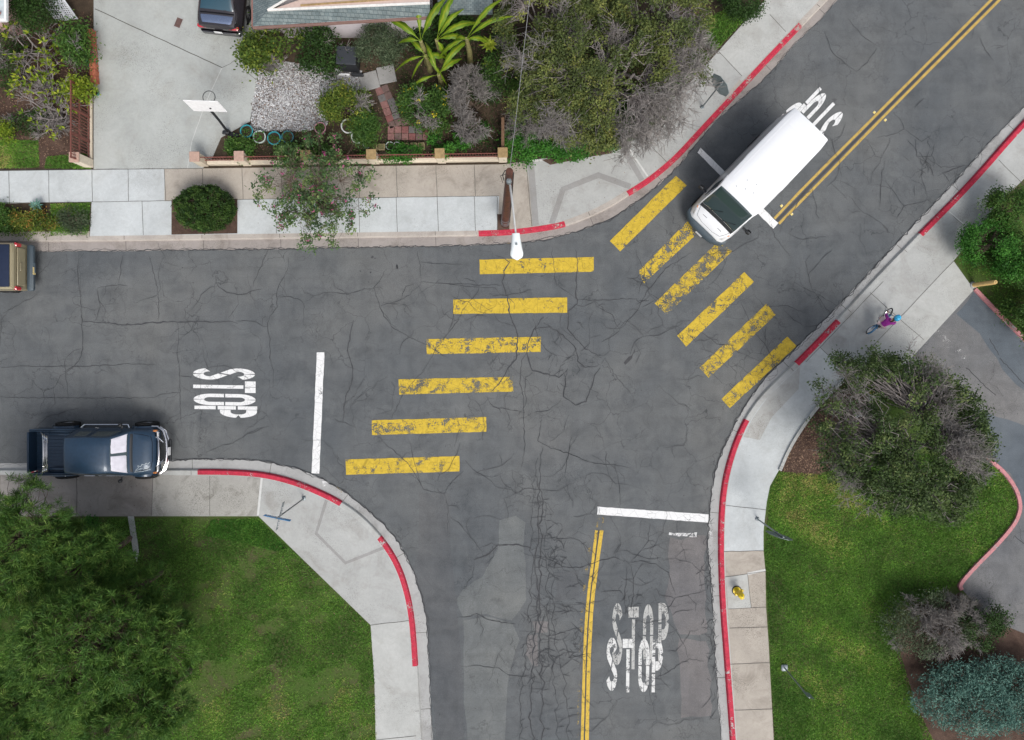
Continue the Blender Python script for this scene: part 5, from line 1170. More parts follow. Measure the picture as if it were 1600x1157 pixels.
# ---- dark sedan on the drive
sed = thing('car', 'dark sedan parked on the concrete driveway beside the garage roof', 'car', (-11.42, 14.9, .15), R(84))
B = Body([(-2.36, .5, .72, .7, .76, .86, .6, .0), (-2.3, .35, .84, .75, .86, .99, .70, .02), (-2.1, .3, .9, .78, .91, 1.03, .74, .03), (-1.84, .28, .92, .8, .92, 1.05, .76, .03), (-1.5, .28, .92, .82, .92, 1.2, .68, .04), (-.9, .28, .92, .84, .92, 1.40, .60, .05), (0, .28, .92, .84, .92, 1.46, .60, .05), (.5, .28, .92, .84, .92, 1.4, .58, .05), (1.2, .28, .92, .82, .92, 1.02, .74, .05), (2.0, .28, .9, .72, .88, .86, .7, .04), (2.35, .35, .8, .6, .75, .7, .6, .0)])
B.mesh().build('body', M['black_car'], sed, 35)
B.patch([(-1.80, 5.75), (-.9, 5.8), (-.9, 10.2), (-1.80, 10.25)], .008, 8, 12).build('rear_window', M['glass_teal'], sed, 50)
B.patch([(.52, 5.8), (1.18, 5.7), (1.18, 10.3), (.52, 10.2)], .008, 8, 12).build('windshield', M['glass'], sed, 50)
mb = MB(); B.patch([(-2.26, 6.15), (-1.88, 5.9), (-1.88, 10.1), (-2.26, 9.85)], .006, 6, 12, mb); mb.build('boot_lid', paint('boot_lid_sky_tint', (.26, .32, .46), .22, metal=.85, coat=1, var=.02), sed, 50)  # sky reflection on the dark lid put in as a blue-grey colour
mb = MB(); B.patch([(-1.88, 5.85), (-1.80, 5.75), (-1.80, 10.25), (-1.88, 10.15)], .012, 3, 12, mb); mb.build('window_trim', M['gap'], sed, 50)
for s_ in (0, 1):
    f = lambda t: t if not s_ else 16 - t; sy = 1 if not s_ else -1
    B.patch([(-1.2, f(4.3)), (-.1, f(4.3)), (-.1, f(4.95)), (-.75, f(4.95))], .008).build('side_window', M['glass'], sed, 50)
    B.patch([(-.02, f(4.3)), (.95, f(4.3)), (.5, f(4.95)), (-.02, f(4.95))], .008).build('side_window', M['glass'], sed, 50)
    MB().box((-2.28, sy * .62, .84), (.16, .4, .13), bev=.04).build('tail_light', M['lamp_red'], sed, 40)
    mb = MB(); B.line([(-2.15, f(5.2)), (-1.4, f(5.1)), (-.6, f(5.3))], .03, .008, mb); mb.build('roof_trim', M['chrome'], sed)
    for x in (1.5, -1.42): shadow_well(sed, x, sy * .82, .33, .16); wheel(sed, x, sy * .83, .325, .2)
mb = MB(); mb.box((-2.34, 0, .52), (.16, 1.6, .3), bev=.07); mb.build('rear_bumper', M['black_car'], sed, 40)
MB().box((-2.43, .05, .66), (.015, .32, .13)).build('licence_plate', M['plate'], sed)
# ================================================================== CYCLIST
hb = P(1370, 503, .2); hd = R(44)
bike = thing('bicycle', 'small blue child bicycle on the east sidewalk under the rider in purple', 'bicycle', (hb.x, hb.y, ZK), hd)
def bwheel(x, r, st=0):
    mb = MB(); Q = Matrix.Rotation(st, 4, 'Z') @ Matrix.Rotation(R(90), 4, 'X'); l = [Q @ Vector((r * math.cos(6.283 * i / 28), r * math.sin(6.283 * i / 28), 0)) for i in range(29)]
    mb.tube(l, .024, 8, caps=False); w = mb.build('wheel', M['rubber'], bike, 60); w.location = (x, 0, r + .02)
    mb = MB(); mb.tube([q * .91 for q in l], .012, 6, caps=False)
    for k in range(10): a = 6.283 * k / 10; mb.tube([(0, 0, 0), Q @ Vector((r * .9 * math.cos(a), r * .9 * math.sin(a), 0))], .004, 4)
    mb.build('rim', M['chrome'], w)
bwheel(-.45, .24); bwheel(.47, .24, R(14))
mb = MB(); f1 = paint('bike_blue', (.03, .16, .32), .3, coat=.6)
for a, b, r in (((-.45, .05, .26), (-.08, 0, .3), .014), ((-.45, -.05, .26), (-.08, 0, .3), .014), ((-.08, 0, .3), (-.2, 0, .62), .02), ((-.08, 0, .3), (.32, 0, .58), .03), ((-.18, 0, .52), (.32, 0, .62), .024), ((.34, 0, .66), (.31, 0, .54), .024), ((-.45, .05, .26), (-.18, .02, .52), .013), ((-.45, -.05, .26), (-.18, -.02, .52), .013), ((.31, .05, .54), (.47, .06, .26), .016), ((.31, -.05, .54), (.47, -.06, .26), .016)): mb.tube([a, b], r, 8)
mb.build('frame', f1, bike, 50)
mb = MB(); mb.tube([(.25, .27, .80), (.3, .22, .82), (.36, .1, .80), (.34, 0, .70), (.36, -.1, .80), (.3, -.22, .82), (.25, -.27, .80)], .015, 8); mb.build('handlebar', M['plastic'], bike, 50)
mb = MB(); mb.lathe([(0, .03), (.05, .03), (.07, 0), (.05, -.03), (0, -.03)], 12, (-.24, 0, .64), Matrix.Diagonal((1.7, 1, 1, 1))); mb.build('saddle', M['plastic'], bike, 50)
mb = MB(); mb.tube([(-.08, -.12, .3), (-.08, .12, .3)], .012, 6); mb.tube([(-.08, .1, .3), (.05, .1, .36)], .01, 6); mb.tube([(-.08, -.1, .3), (-.21, -.1, .24)], .01, 6); mb.box((.06, .14, .36), (.08, .09, .025)); mb.box((-.22, -.14, .24), (.08, .09, .025)); mb.build('pedals', M['plastic'], bike)
mb = MB(); l = [(-.45 + .29 * math.cos(R(a)), 0, .26 + .29 * math.sin(R(a))) for a in range(20, 175, 12)]; mb.ribbon([Vector(p) for p in l], .06); mb.build('mudguard', f1, bike)
per = thing('person', 'child in a purple top and light blue helmet riding a small bicycle on the sidewalk', 'person', (hb.x, hb.y, ZK), hd)
def skin(name, verts, edges, rad, mat, parent, root=0, lv=2):
    me = bpy.data.meshes.new(name); me.from_pydata(verts, edges, []); me.materials.append(mat); o = bpy.data.objects.new(name, me); COL.objects.link(o)
    sk = o.modifiers.new('skin', 'SKIN'); sk.use_smooth_shade = True
    d = me.skin_vertices[0].data
    for i, r in enumerate(rad): d[i].radius = (r, r) if not isinstance(r, tuple) else r; d[i].use_root = i == root
    sb = o.modifiers.new('sub', 'SUBSURF'); sb.levels = lv; sb.render_levels = lv
    dg = bpy.context.evaluated_depsgraph_get(); ev = o.evaluated_get(dg); m2 = bpy.data.meshes.new_from_object(ev); o.modifiers.clear(); o.data = m2; o.parent = parent
    return o
M['skin'] = paint('skin', (.50, .30, .23), .55, var=.05); M['purple'] = paint('purple_top', (.30, .02, .27), .8, var=.2, scale=14); M['helmet'] = paint('helmet_blue', (.03, .42, .72), .25, coat=.7)
M['leggings'] = paint('pale_leggings', (.66, .5, .52), .8, var=.1); M['shoe'] = paint('shoe', (.55, .52, .55), .7); M['hair'] = paint('hair_brown', (.06, .035, .02), .7)
V = []; E = []; Rd = []
def chain(pts, rs, start=None):
    prev = start
    for p, r in zip(pts, rs):
        V.append(p); Rd.append(r); i = len(V) - 1
        if prev is not None: E.append((prev, i))
        prev = i
    return prev
hip = chain([(-.2, 0, .72)], [(.12, .10)]); ch = chain([(-.1, 0, .86), (.0, 0, 1.0), (.03, 0, 1.06)], [(.10, .09), (.12, .10), (.08, .07)], hip)
nk = chain([(.07, 0, 1.13), (.11, 0, 1.2), (.15, 0, 1.3), (.16, 0, 1.37)], [.045, .055, .095, .075], ch)
for sy in (1, -1):
    chain([(.01, sy * .14, 1.03), (.08, sy * .22, .91), (.15, sy * .25, .86), (.24, sy * .245, .835), (.27, sy * .245, .83)], [.052, .042, .036, .026, .03], ch - 1)
    kn = (.12, sy * .1, .60) if sy > 0 else (.02, sy * .1, .50); ft = (.02, sy * .14, .42) if sy > 0 else (-.22, sy * .14, .30)
    chain([(-.16, sy * .08, .68), tuple((Vector((-.16, sy * .08, .68)) + Vector(kn)) / 2), kn, tuple((Vector(kn) + Vector(ft)) / 2), ft, (ft[0] + .12, ft[1], ft[2] - .035)], [.075, .07, .052, .046, .034, .036], hip)
body = skin('body', V, E, Rd, M['skin'], per)
hm = MB()
for sy in (1, -1):      # fingers wrapped round the grip, thumb under it
    for k in range(4):
        y = sy * (.225 + .017 * k); q = [(.275, y, .852), (.295 + .003 * k, y, .845), (.302, y, .822), (.288, y, .804), (.272, y, .803)]; hm.tube(q, [.0085, .0085, .008, .0075, .006], 6)
    hm.tube([(.262, sy * .222, .838), (.262, sy * .205, .818), (.276, sy * .198, .802)], [.010, .009, .007], 6)
    hm.tube([(.24, sy * .245, .84), (.275, sy * .25, .85)], [.022, .026], 8)
hm.build('fingers', M['skin'], per, 60)
fc = MB(); fc.tube([(.245, 0, 1.31), (.262, 0, 1.295), (.245, 0, 1.29)], [.01, .014, .008], 6)
for sy in (-1, 1): fc.lathe([(0, .012), (.012, .006), (.014, 0)], 8, (.232, sy * .035, 1.325), Matrix.Rotation(R(90), 4, 'Y')); fc.lathe([(0, .012), (.025, .008), (.02, -.005), (0, -.01)], 8, (.155, sy * .095, 1.31), Matrix.Rotation(R(90) * sy, 4, 'X'))
fc.tube([(.232, -.025, 1.262), (.24, 0, 1.26), (.232, .025, 1.262)], .006, 5); fc.build('face_features', M['skin'], per, 60)
Vs, Es, Rs = V, E, Rd; V = []; E = []; Rd = []
h0 = chain([(-.19, 0, .76), (-.1, 0, .87), (0, 0, 1.01), (.035, 0, 1.08)], [(.145, .125), (.13, .115), (.14, .12), (.085, .08)])
for sy in (1, -1): chain([(.01, sy * .145, 1.04), (.08, sy * .225, .915), (.13, sy * .245, .875), (.2, sy * .248, .85)], [.066, .056, .05, .04], 2)
skin('purple_top', V, E, Rd, M['purple'], per, 1)
V = []; E = []; Rd = []
h0 = chain([(-.2, 0, .72)], [(.135, .115)])
for sy in (1, -1):
    kn = (.12, sy * .1, .60) if sy > 0 else (.02, sy * .1, .50); ft = (.02, sy * .14, .42) if sy > 0 else (-.22, sy * .14, .30)
    chain([(-.16, sy * .08, .68), tuple((Vector((-.16, sy * .08, .68)) + Vector(kn)) / 2), kn, tuple((Vector(kn) + Vector(ft)) / 2), tuple(Vector(kn).lerp(Vector(ft), .85))], [.085, .08, .062, .055, .045], h0)
skin('leggings', V, E, Rd, M['leggings'], per)
for sy in (1, -1):
    ft = (.02, sy * .14, .42) if sy > 0 else (-.22, sy * .14, .30); MB().box((ft[0] + .06, ft[1], ft[2] - .035), (.2, .08, .07), bev=.03).build('shoe', M['shoe'], per, 50)
hl = MB(); pr = [(.0, .125), (.05, .12), (.09, .09), (.118, .04), (.122, .0), (.118, -.02), (.1, -.02)]; hl.lathe([(a, b) for a, b in pr], 24, (.145, 0, 1.36), Matrix.Rotation(R(8), 4, 'Y') @ Matrix.Diagonal((1.22, 1, 1, 1))); hlo = hl.build('helmet', M['helmet'], per, 50)
v = MB()
for y in (-.05, 0, .05): v.tube([(.04, y, 1.455), (.14, y * .9, 1.488 - abs(y) * .35), (.24, y, 1.44)], .009, 6)
v.build('helmet_vent', M['plastic'], hlo)
hr = MB(); hr.lathe([(0, .09), (.08, .06), (.1, 0), (.08, -.06), (0, -.09)], 16, (.11, 0, 1.31)); hr.tube([(.02, 0, 1.28), (-.05, 0, 1.2), (-.07, 0, 1.1)], [.035, .035, .012], 8); hr.build('hair', M['hair'], per, 60)
# ================================================================== STREET FURNITURE
M['galv'] = paint('galvanised_steel', (.22, .25, .26), .5, metal=.5, var=.15); M['sign_back'] = paint('sign_back', (.20, .25, .26), .6, metal=.2, var=.15)
M['sign_red'] = paint('sign_red', (.50, .012, .02), .4); M['sign_white'] = paint('sign_white', (.78, .78, .78), .4); M['sign_blue'] = paint('sign_blue', (.04, .26, .55), .35)
def stop_sign(name, label, bx, by, face, zt=2.3):
    b = P(bx, by, ZK); o = thing(name, label, 'stop sign', b, face)
    mb = MB(); mb.tube([(0, 0, 0), (0, 0, zt + .42)], .03, 6); mb.box((0, 0, .03), (.14, .14, .06), bev=.02); mb.build('post', M['galv'], o, 30)
    r = .46 / math.cos(R(22.5)); oc = [(r * math.cos(R(22.5 + 45 * k)), r * math.sin(R(22.5 + 45 * k))) for k in range(8)]
    def plate(x0, x1, s, mat, nm, par):
        mb = MB(); a = [(x0, p[0] * s, zt + p[1] * s) for p in oc]; c = [(x1, p[0] * s, zt + p[1] * s) for p in oc]
        mb.add(a + c, [tuple(range(7, -1, -1)), tuple(range(8, 16))] + [(i, (i + 1) % 8, 8 + (i + 1) % 8, 8 + i) for i in range(8)]); return mb.build(nm, mat, par)
    pl = plate(.035, .045, 1, M['sign_back'], 'sign_plate', o); plate(.0452, .047, .99, M['sign_white'], 'sign_border', pl); plate(.0472, .049, .93, M['sign_red'], 'sign_face', pl)
    mb = MB()
    for i, ch in enumerate('STOP'):
        for L, Rr in letter_polys(ch, th=.22):
            y0 = -.31 + i * .165; vs = []
            for a, b_ in zip(L, Rr): vs += [(.051, y0 + a[0] * .125, zt - .15 + a[1] * .3), (.051, y0 + b_[0] * .125, zt - .15 + b_[1] * .3)]
            mb.add(vs, [(2 * k, 2 * k + 1, 2 * k + 3, 2 * k + 2) for k in range(len(L) - 1)])
    mb.build('lettering', M['sign_white'], pl)
    for dz in (-.25, .25): MB().box((.0, 0, zt + dz), (.08, .1, .04), bev=.01).build('bracket', M['galv'], o)
    return o
# plate runs along local y; face normal is local +x
stop_sign('stop_sign', 'stop sign seen from behind on the upper sidewalk, above the van', 1097, 168, R(38))
stop_sign('stop_sign', 'stop sign seen from behind at the edge of the east lawn', 1183, 811, R(-105))
b = P(475, 779, ZK); sg = thing('street_name_sign', 'street name signs in blue crossed on one thin pole at the lower left corner', 'street sign', b)
mb = MB(); mb.tube([(0, 0, 0), (0, 0, 3.1)], .028, 8); mb.box((0, 0, .03), (.16, .16, .06), bev=.02); mb.build('post', M['galv'], sg, 40)
for (a, z, w, kk) in ((R(-12), 3.15, .98, 0), (R(76), 2.85, 1.05, 1)):
    bl = MB(); bl.box((0, 0, z), (w, .02, .2), a, bev=.006); blade = bl.build('sign_blade', M['sign_blue'] if not kk else M['galv'], sg, label='blue sign blade' if not kk else 'pale reflecting sign blade')
    for side in (-1, 1):
        tx = MB(); x = -w * .38; rr = random.Random(4 + kk)
        while x < w * .3:
            q = rr.uniform(.035, .06); n_ = Matrix.Rotation(a, 4, 'Z'); tx.box(n_ @ Vector((x, side * .012, z - .005)), (q, .003, rr.choice((.09, .07, .11))), a); x += q + .022
        tx.build('sign_marks', M['sign_white'], blade)
mb = MB(); mb.lathe([(0, .06), (.03, .05), (.035, 0), (0, 0)], 10, (0, 0, 3.25)); mb.build('post_cap', M['galv'], sg)
# post cut by the watermark band
b = P(1225, 1043, .12); sg = thing('sign_post', 'grey metal sign post standing in the east lawn near the bottom edge', 'sign post', b)
mb = MB(); mb.tube([(0, 0, 0), (0, 0, 2.4)], .03, 8); mb.box((0, 0, .04), (.26, .26, .08), bev=.02); mb.build('post', M['galv'], sg, 40); MB().box((.035, 0, 2.2), (.012, .3, .45), R(70), bev=.004).build('sign_plate', M['sign_back'], sg)
# utility pole with street light
M['pole_wood'] = paint('pole_creosote', (.07, .024, .014), .6, var=.5, scale=6)
pb = P(789, 350, ZK); pole = thing('utility_pole', 'dark red brown wooden utility pole at the kerb left of the corner ramp', 'utility pole', pb)
top = P(796, 268, 7.3) - pb; mb = MB(); mb.tube([(0, 0, 0), top * .5, tuple(top)], [.17, .145, .115], 14); mb.build('pole', M['pole_wood'], pole, 50)
mb = MB()
for t in (.035, .06, .085, .13): q = top * t; mb.tube([q - Vector((0, 0, .02)), q + Vector((0, 0, .02))], .178 - .05 * t, 14)
mb.build('metal_band', M['galv'], pole, 50)
mb = MB(); q = top * .9; mb.tube([q + Vector((-.16, .05, -.5)), q + Vector((-.2, .1, 0)), q + Vector((-.12, .12, .45)), q + Vector((.05, .1, .55))], .016, 6); mb.tube([q + Vector((-.2, 0, -.6)), q + Vector((-.26, .05, .1)), q + Vector((.1, .05, .5))], .01, 6); mb.tube([top * .02 + Vector((.18, .02, 0)), top * .6 + Vector((.16, .02, 0)), top * .97 + Vector((.13, .02, 0))], .022, 6); mb.build('cable', M['plastic'], pole)
mb = MB(); q = top * .93; mb.lathe([(0, .14), (.08, .13), (.09, 0), (.08, -.12), (0, -.13)], 12, tuple(q + Vector((.0, -.17, 0)))); mb.build('pole_fitting', M['galv'], pole, 50)
a0 = P(797, 290, 6.7) - pb; a1 = P(802, 330, 7.3) - pb; a2 = P(806, 365, 7.45) - pb
lt = thing('street_light', 'white street light with a long arm reaching over the kerb from the utility pole', 'street light', pb)
mb = MB(); mb.tube([a0, (a0 + a1) / 2 + Vector((0, 0, .12)), a1, a2], [.035, .033, .03, .028], 8); mb.build('arm', paint('arm_pale', (.6, .6, .58), .5), lt, 50)
mb = MB(); dd = (P(808, 405, 7.45) - P(806, 363, 7.45)); L = dd.length; an = math.atan2(dd.y, dd.x); n = 12; Vv = []; ringn = 10
for i in range(n + 1):
    t = i / n; w = .115 + .085 * min(1, t * 1.25); w *= math.sqrt(max(0, 1 - max(0, (t - .72) / .28) ** 2.2)) if t > .72 else 1; hh = .05 + .07 * math.sin(math.pi * min(1, t * .95 + .05))
    for k in range(ringn): th = 6.283 * k / ringn; Vv.append((t * L, math.cos(th) * max(w, .004), math.sin(th) * (hh if math.sin(th) > 0 else hh * .7) * (1 if w > .02 else .1)))
Q = Matrix.Translation(a2) @ Matrix.Rotation(an, 4, 'Z'); mb.add([Q @ Vector(v) for v in Vv], [(i * ringn + k, i * ringn + (k + 1) % ringn, (i + 1) * ringn + (k + 1) % ringn, (i + 1) * ringn + k) for i in range(n) for k in range(ringn)] + [tuple(range(ringn - 1, -1, -1))])
hdl = mb.build('lamp_head', paint('lamp_white', (.8, .84, .83), .4, var=.02), lt, 60)
mb = MB(); mb.lathe([(0, .05), (.035, .045), (.04, 0)], 10, tuple(Q @ Vector((L * .42, 0, .11)))); mb.build('photocell', M['galv'], hdl)
mb = MB(); mb.lathe([(0, -.12), (.1, -.1), (.13, -.04)], 12, tuple(Q @ Vector((L * .62, 0, 0)))); mb.build('lamp_lens', M['lamp_clear'], hdl, 50)
wr = MB(); p0 = P(797, 262, 7.2); p1 = P(834, -60, 6.6); l = []
for i in range(25): t = i / 24; q = p0.lerp(p1, t); q.z -= math.sin(math.pi * t) * .25; l.append(q)
wr.tube(l, .0075, 5); tag(wr.build('overhead_wire', paint('wire_grey', (.3, .3, .3), .6)), 'thin overhead wire running from the utility pole up over the scrub trees', 'wire')
# hydrant
M['hyd'] = paint('hydrant_yellow', (.75, .55, .01), .35, coat=.4)
b = P(1151, 923, ZK); hy = thing('fire_hydrant', 'small yellow fire hydrant on the sidewalk beside the red kerb', 'fire hydrant', b)
mb = MB(); mb.lathe([(.16, 0), (.16, .04), (.105, .05), (.1, .5), (.13, .51), (.13, .55), (.12, .6), (.08, .67), (.0, .7)], 18); mb.build('barrel', M['hyd'], hy, 40)
mb = MB(); mb.lathe([(.035, 0), (.035, .07), (0, .07)], 5, (0, 0, .69)); mb.build('top_nut', M['hyd'], hy)
for a, r in ((0, .075), (120, .06), (240, .06)):
    mb = MB(); Q = Matrix.Rotation(R(a - 60), 4, 'Z') @ Matrix.Rotation(R(90), 4, 'Y'); mb.lathe([(r, .08), (r, .16), (r * 1.2, .165), (r * 1.2, .2), (r * .4, .22), (0, .22)], 12, (0, 0, .4), Q); mb.build('outlet_cap', M['hyd'], hy, 40)
mb = MB(); mb.lathe([(.2, 0), (.2, .02), (.0, .02)], 18); mb.build('base_flange', M['plastic'], hy)
# timber post
b = P(1520, 446, .12); tp = thing('timber_post', 'short yellowish timber post at the top of the east asphalt driveway', 'post', b)
tpp = P(1556, 441, 1.35) - b; mb = MB(); mb.tube([(0, 0, 0), tuple(tpp * .96), tuple(tpp)], [.095, .09, .07], 10); mb.build('post', paint('timber_yellow', (.62, .42, .16), .6, var=.15, scale=12), tp, 40); mb = MB(); mb.lathe([(.15, 0), (.13, .08), (0, .1)], 12); mb.build('footing', M['conc_grey'], tp, 40)
mb = MB(); mb.lathe([(0, .02), (.02, .015), (.02, 0)], 8, tuple(tpp * 1.0)); mb.build('cap_bolt', M['plastic'], tp)
# raised lane markers
mk = None
for x, y, lab in ((1366, 176, 'yellow raised road marker left of the centre line, upper pair'), (1383, 188, 'yellow raised road marker right of the centre line, upper pair'), (1221, 322, 'yellow raised road marker nearest the van side'), (1237, 335, 'yellow raised road marker right of the centre line end')):
    b = P(x, y, .0)
    if mk is None:
        mk = thing('road_marker', lab, 'road marker', (b.x, b.y, .004), R(45), 'raised yellow road markers'); mb = MB(); mb.lathe([(.07, 0), (.06, .014), (.035, .02), (0, .02)], 4, M=Matrix.Rotation(R(45), 4, 'Z')); mb.build('marker_body', paint('marker_yellow', (.75, .6, .2), .4), mk); q = MB(); q.box((.045, 0, .013), (.012, .06, .01)); q.build('reflector', M['sign_white'], mk)
    else: c = copy_tree(mk); c.location = (b.x, b.y, .004); c['label'] = lab
b = P(279, 36, .15); o = thing('drain_cover', 'rusty rectangular drain cover set in the concrete driveway', 'drain cover', b, R(-22)); MB().box((0, 0, .004), (.34, .5, .012), bev=.004).build('frame', M['conc_grey'], o); mb = MB(); mb.box((0, 0, .012), (.24, .38, .012))
for k in range(6): mb.box((0, -.15 + .06 * k, .02), (.2, .02, .008))
mb.build('grate', paint('rust_brown', (.12, .07, .06), .8, var=.3), o)
o = thing('valve_cover', 'small white utility box lid in the mulch beside the east tree', 'utility box', P(1340, 648, .13), R(20)); MB().box((0, 0, .05), (.28, .22, .1), bev=.03).build('lid', paint('lid_pale', (.62, .66, .68), .5), o, 40)
# ---- basketball hoop
b = P(357, 208, .15); bh = thing('basketball_hoop', 'basketball hoop with a white backboard leaning over the concrete driveway', 'basketball hoop', b)
t = P(326, 169, 2.9) - b; t0 = P(342, 188, 1.5) - b
mb = MB(); mb.tube([(0, 0, 0), tuple(t0), tuple(t)], .05, 10); mb.tube([tuple(t), tuple(P(314, 167, 3.0) - b)], .03, 8); mb.tube([tuple(t), tuple(P(329, 170, 3.15) - b)], .03, 8); mb.build('pole', M['plastic'], bh, 40)
mb = MB(); mb.box((.1, -.05, .03), (.7, .16, .07), R(-12), bev=.03); mb.box((0, 0, .12), (.2, .2, .2), bev=.04); mb.build('base', M['plastic'], bh, 40)
c0 = P(321, 166, 3.25) - b; mb = MB(); mb.box(tuple(c0), (1.25, .03, .86), R(-2), bev=.01, M=Matrix.Rotation(R(-2), 4, 'Z') @ Matrix.Rotation(R(-6), 4, 'X')); mb.build('backboard', paint('board_white', (.8, .8, .8), .3), bh)
rc = P(326.5, 152, 3.0) - b; mb = MB(); mb.tube([rc + Vector((.225 * math.cos(6.283 * i / 32), .225 * math.sin(6.283 * i / 32), 0)) for i in range(33)], .013, 6, caps=False); mb.tube([rc + Vector((-.06, -.22, 0)), rc + Vector((-.06, -.36, 0))], .012, 6); mb.tube([rc + Vector((.06, -.22, 0)), rc + Vector((.06, -.36, 0))], .012, 6); mb.build('rim', M['plastic'], bh)
# ================================================================== GARDEN WALL, RAILINGS
M['stucco'] = paint('cream_stucco', (.62, .54, .42), .85, var=.08); M['coping'] = paint('tan_coping', (.32, .22, .10), .8, var=.2); M['coping_r'] = paint('pink_coping', (.42, .28, .22), .8, var=.15); M['iron_red'] = paint('red_brown_iron', (.17, .055, .04), .6, var=.2)
gw = thing('garden_wall', 'low cream garden wall with square piers and red brown railings along the sidewalk', 'wall', (0, 0, 0))
yb = lambda x: 262 - (x - 313) * .0135
mb = MB(); a, c = P(330, yb(330), 0), P(787, yb(787), 0); d = c - a; an = math.atan2(d.y, d.x); nrm_ = Vector((-d.y, d.x, 0)).normalized(); m_ = (a + c) / 2 + nrm_ * .12; mb.box((m_.x, m_.y, .27), (d.length, .2, .26), an, bev=.015); mb.build('plinth', M['stucco'], gw)
piers = [322, 389, 489, 588, 691, 786]
for i, x in enumerate(piers):
    q = P(x, yb(x), 0) + nrm_ * .16; mb = MB(); mb.box((q.x, q.y, .56), (.34, .34, .86), an, bev=.015); pr_ = mb.build('pier', M['stucco'], gw); mb = MB(); mb.box((q.x, q.y, 1.02), (.40, .40, .07), an, bev=.015); mb.build('coping', M['coping'] if i > 1 else M['coping_r'], pr_)
for i in range(len(piers) - 1):
    a, c = P(piers[i], yb(piers[i]), 0) + nrm_ * .16, P(piers[i + 1], yb(piers[i + 1]), 0) + nrm_ * .16; d = c - a; u = d.normalized(); a, c = a + u * .17, c - u * .17; mb = MB(); n = int((c - a).length / .11)
    for z in (.47, .9): mb.box(tuple((a + c) / 2 + Vector((0, 0, z))), ((c - a).length, .035, .03), an)
    for k in range(1, n): q = a.lerp(c, k / n); mb.box((q.x, q.y, .68), (.016, .016, .44), an)
    mb.build('railing', M['iron_red'], gw)
a, c = P(786, yb(786), 0) + nrm_ * .33, P(786, 195, 0); mb = MB(); mb.box(tuple((a + c) / 2 + Vector((0, 0, .5))), (.13, (c - a).length, .7), bev=.01); mb.box(tuple((a + c) / 2 + Vector((0, 0, .88))), (.11, (c - a).length, .06), bev=.01); mb.build('side_wall', paint('side_wall_brown', (.16, .09, .05), .8, var=.3), gw)
rl = thing('railing', 'long red brown iron railing on a cream plinth between drive and left yard', 'railing', P(145, 205, .15))
o0 = rl.location.copy(); a, c = P(148, 262, 0), P(148, 148, 0); mb = MB(); mb.box(tuple((a + c) / 2 + Vector((-.08, 0, .16)) - o0), (.16, (c - a).length, .12), bev=.01); mb.box(tuple(a + Vector((-.14, .12, .6)) - o0), (.34, .34, .95), bev=.015); mb.build('plinth', M['stucco'], rl)
MB().box(tuple(a + Vector((-.14, .12, 1.1)) - o0), (.40, .40, .06), bev=.01).build('coping', M['coping_r'], rl)
mb = MB(); L = (c - a).length
for z in (.3, .9, 1.42): mb.box(tuple((a + c) / 2 + Vector((-.06, 0, z)) - o0), (.04, L, .05))
for k in range(int(L / .12)): q = a.lerp(c, (k + .5) / int(L / .12)); mb.box(tuple(q + Vector((-.06, 0, .85)) - o0), (.024, .024, 1.2))
for t in (0, .33, .66, 1): q = a.lerp(c, t); mb.box(tuple(q + Vector((-.06, .05 if t == 0 else 0, .85)) - o0), (.06, .06, 1.2))
mb.build('bars', M['iron_red'], rl)
# ---- brick edging, lattice, neighbour's house corner
be = thing('brick_edging', 'red brick edging with flaking paint along the left side of the drive', 'edging', P(145, 92, .15)); o0 = be.location.copy(); mb = MB(); y = 52
while y < 132:
    q = P(143 + (y - 52) * .07, y, .3); mb.box(tuple(q - o0), (.22, .26, .3), random.uniform(-.06, .06), bev=.02, m=random.choice((0, 0, 1))); y += 10.5
mb.build('bricks', [paint('brick_red', (.42, .13, .07), .8, var=.25), paint('brick_pink', (.52, .17, .17), .8, var=.2)], be)
def lattice(label, x, y, w, zt):
    b = P(x, y, .15); o = thing('lattice_panel', label, 'lattice', b, R(2)); mb = MB(); n = 5; hgt = zt - .2
    Q = Matrix.Rotation(R(-24), 4, 'X')
    for k in range(n + 1): mb.box(tuple(Q @ Vector((-w / 2 + w * k / n, 0, hgt / 2))), (.03, .02, hgt), M=Q)
    m_ = int(hgt / (w / n))
    for k in range(m_ + 1): mb.box(tuple(Q @ Vector((0, .012, hgt * k / m_))), (w, .02, .03), M=Q)
    for s_ in (-1, 1): mb.box(tuple(Q @ Vector((s_ * w / 2, -.012, hgt / 2))), (.06, .035, hgt), M=Q)
    mb.build('lattice', paint('lattice_white', (.72, .74, .78), .6), o)
lattice('leaning white lattice panel at the top left, the wider one', 98, 32, .5, 1.7)
lattice('white lattice panel partly hidden by leaves, right of the wider one', 113, 30, .42, 1.6)
hs = thing('house', 'pink house corner with a pale roof in the top left corner', 'house', P(-20, 40, .12)); o0 = hs.location.copy(); M['pinkwall'] = paint('pink_stucco', (.55, .36, .34), .9, var=.06)
w1 = P(38, 58, .12); mb = MB(); mb.box((w1.x - 4 - o0.x, w1.y + 4 - o0.y, 1.35), (8, 8, 2.7), bev=.02); mb.build('wall', M['pinkwall'], hs)
e1 = P(13, 34, 2.75); mb = MB(); X1, Y1 = e1.x - o0.x, e1.y - o0.y; mb.add([(X1 - 9, Y1, 2.7), (X1, Y1, 2.7), (X1, Y1 + 9, 2.7), (X1 - 9, Y1 + 9, 2.7), (X1 - 9, Y1, 2.8), (X1, Y1, 2.8), (X1, Y1 + 9, 2.8), (X1 - 9, Y1 + 9, 2.8), (X1 - 5, Y1 + 5, 4.2)], [(0, 1, 5, 4), (1, 2, 6, 5), (2, 3, 7, 6), (3, 0, 4, 7), (4, 5, 8), (5, 6, 8), (6, 7, 8), (7, 4, 8), (3, 2, 1, 0)])
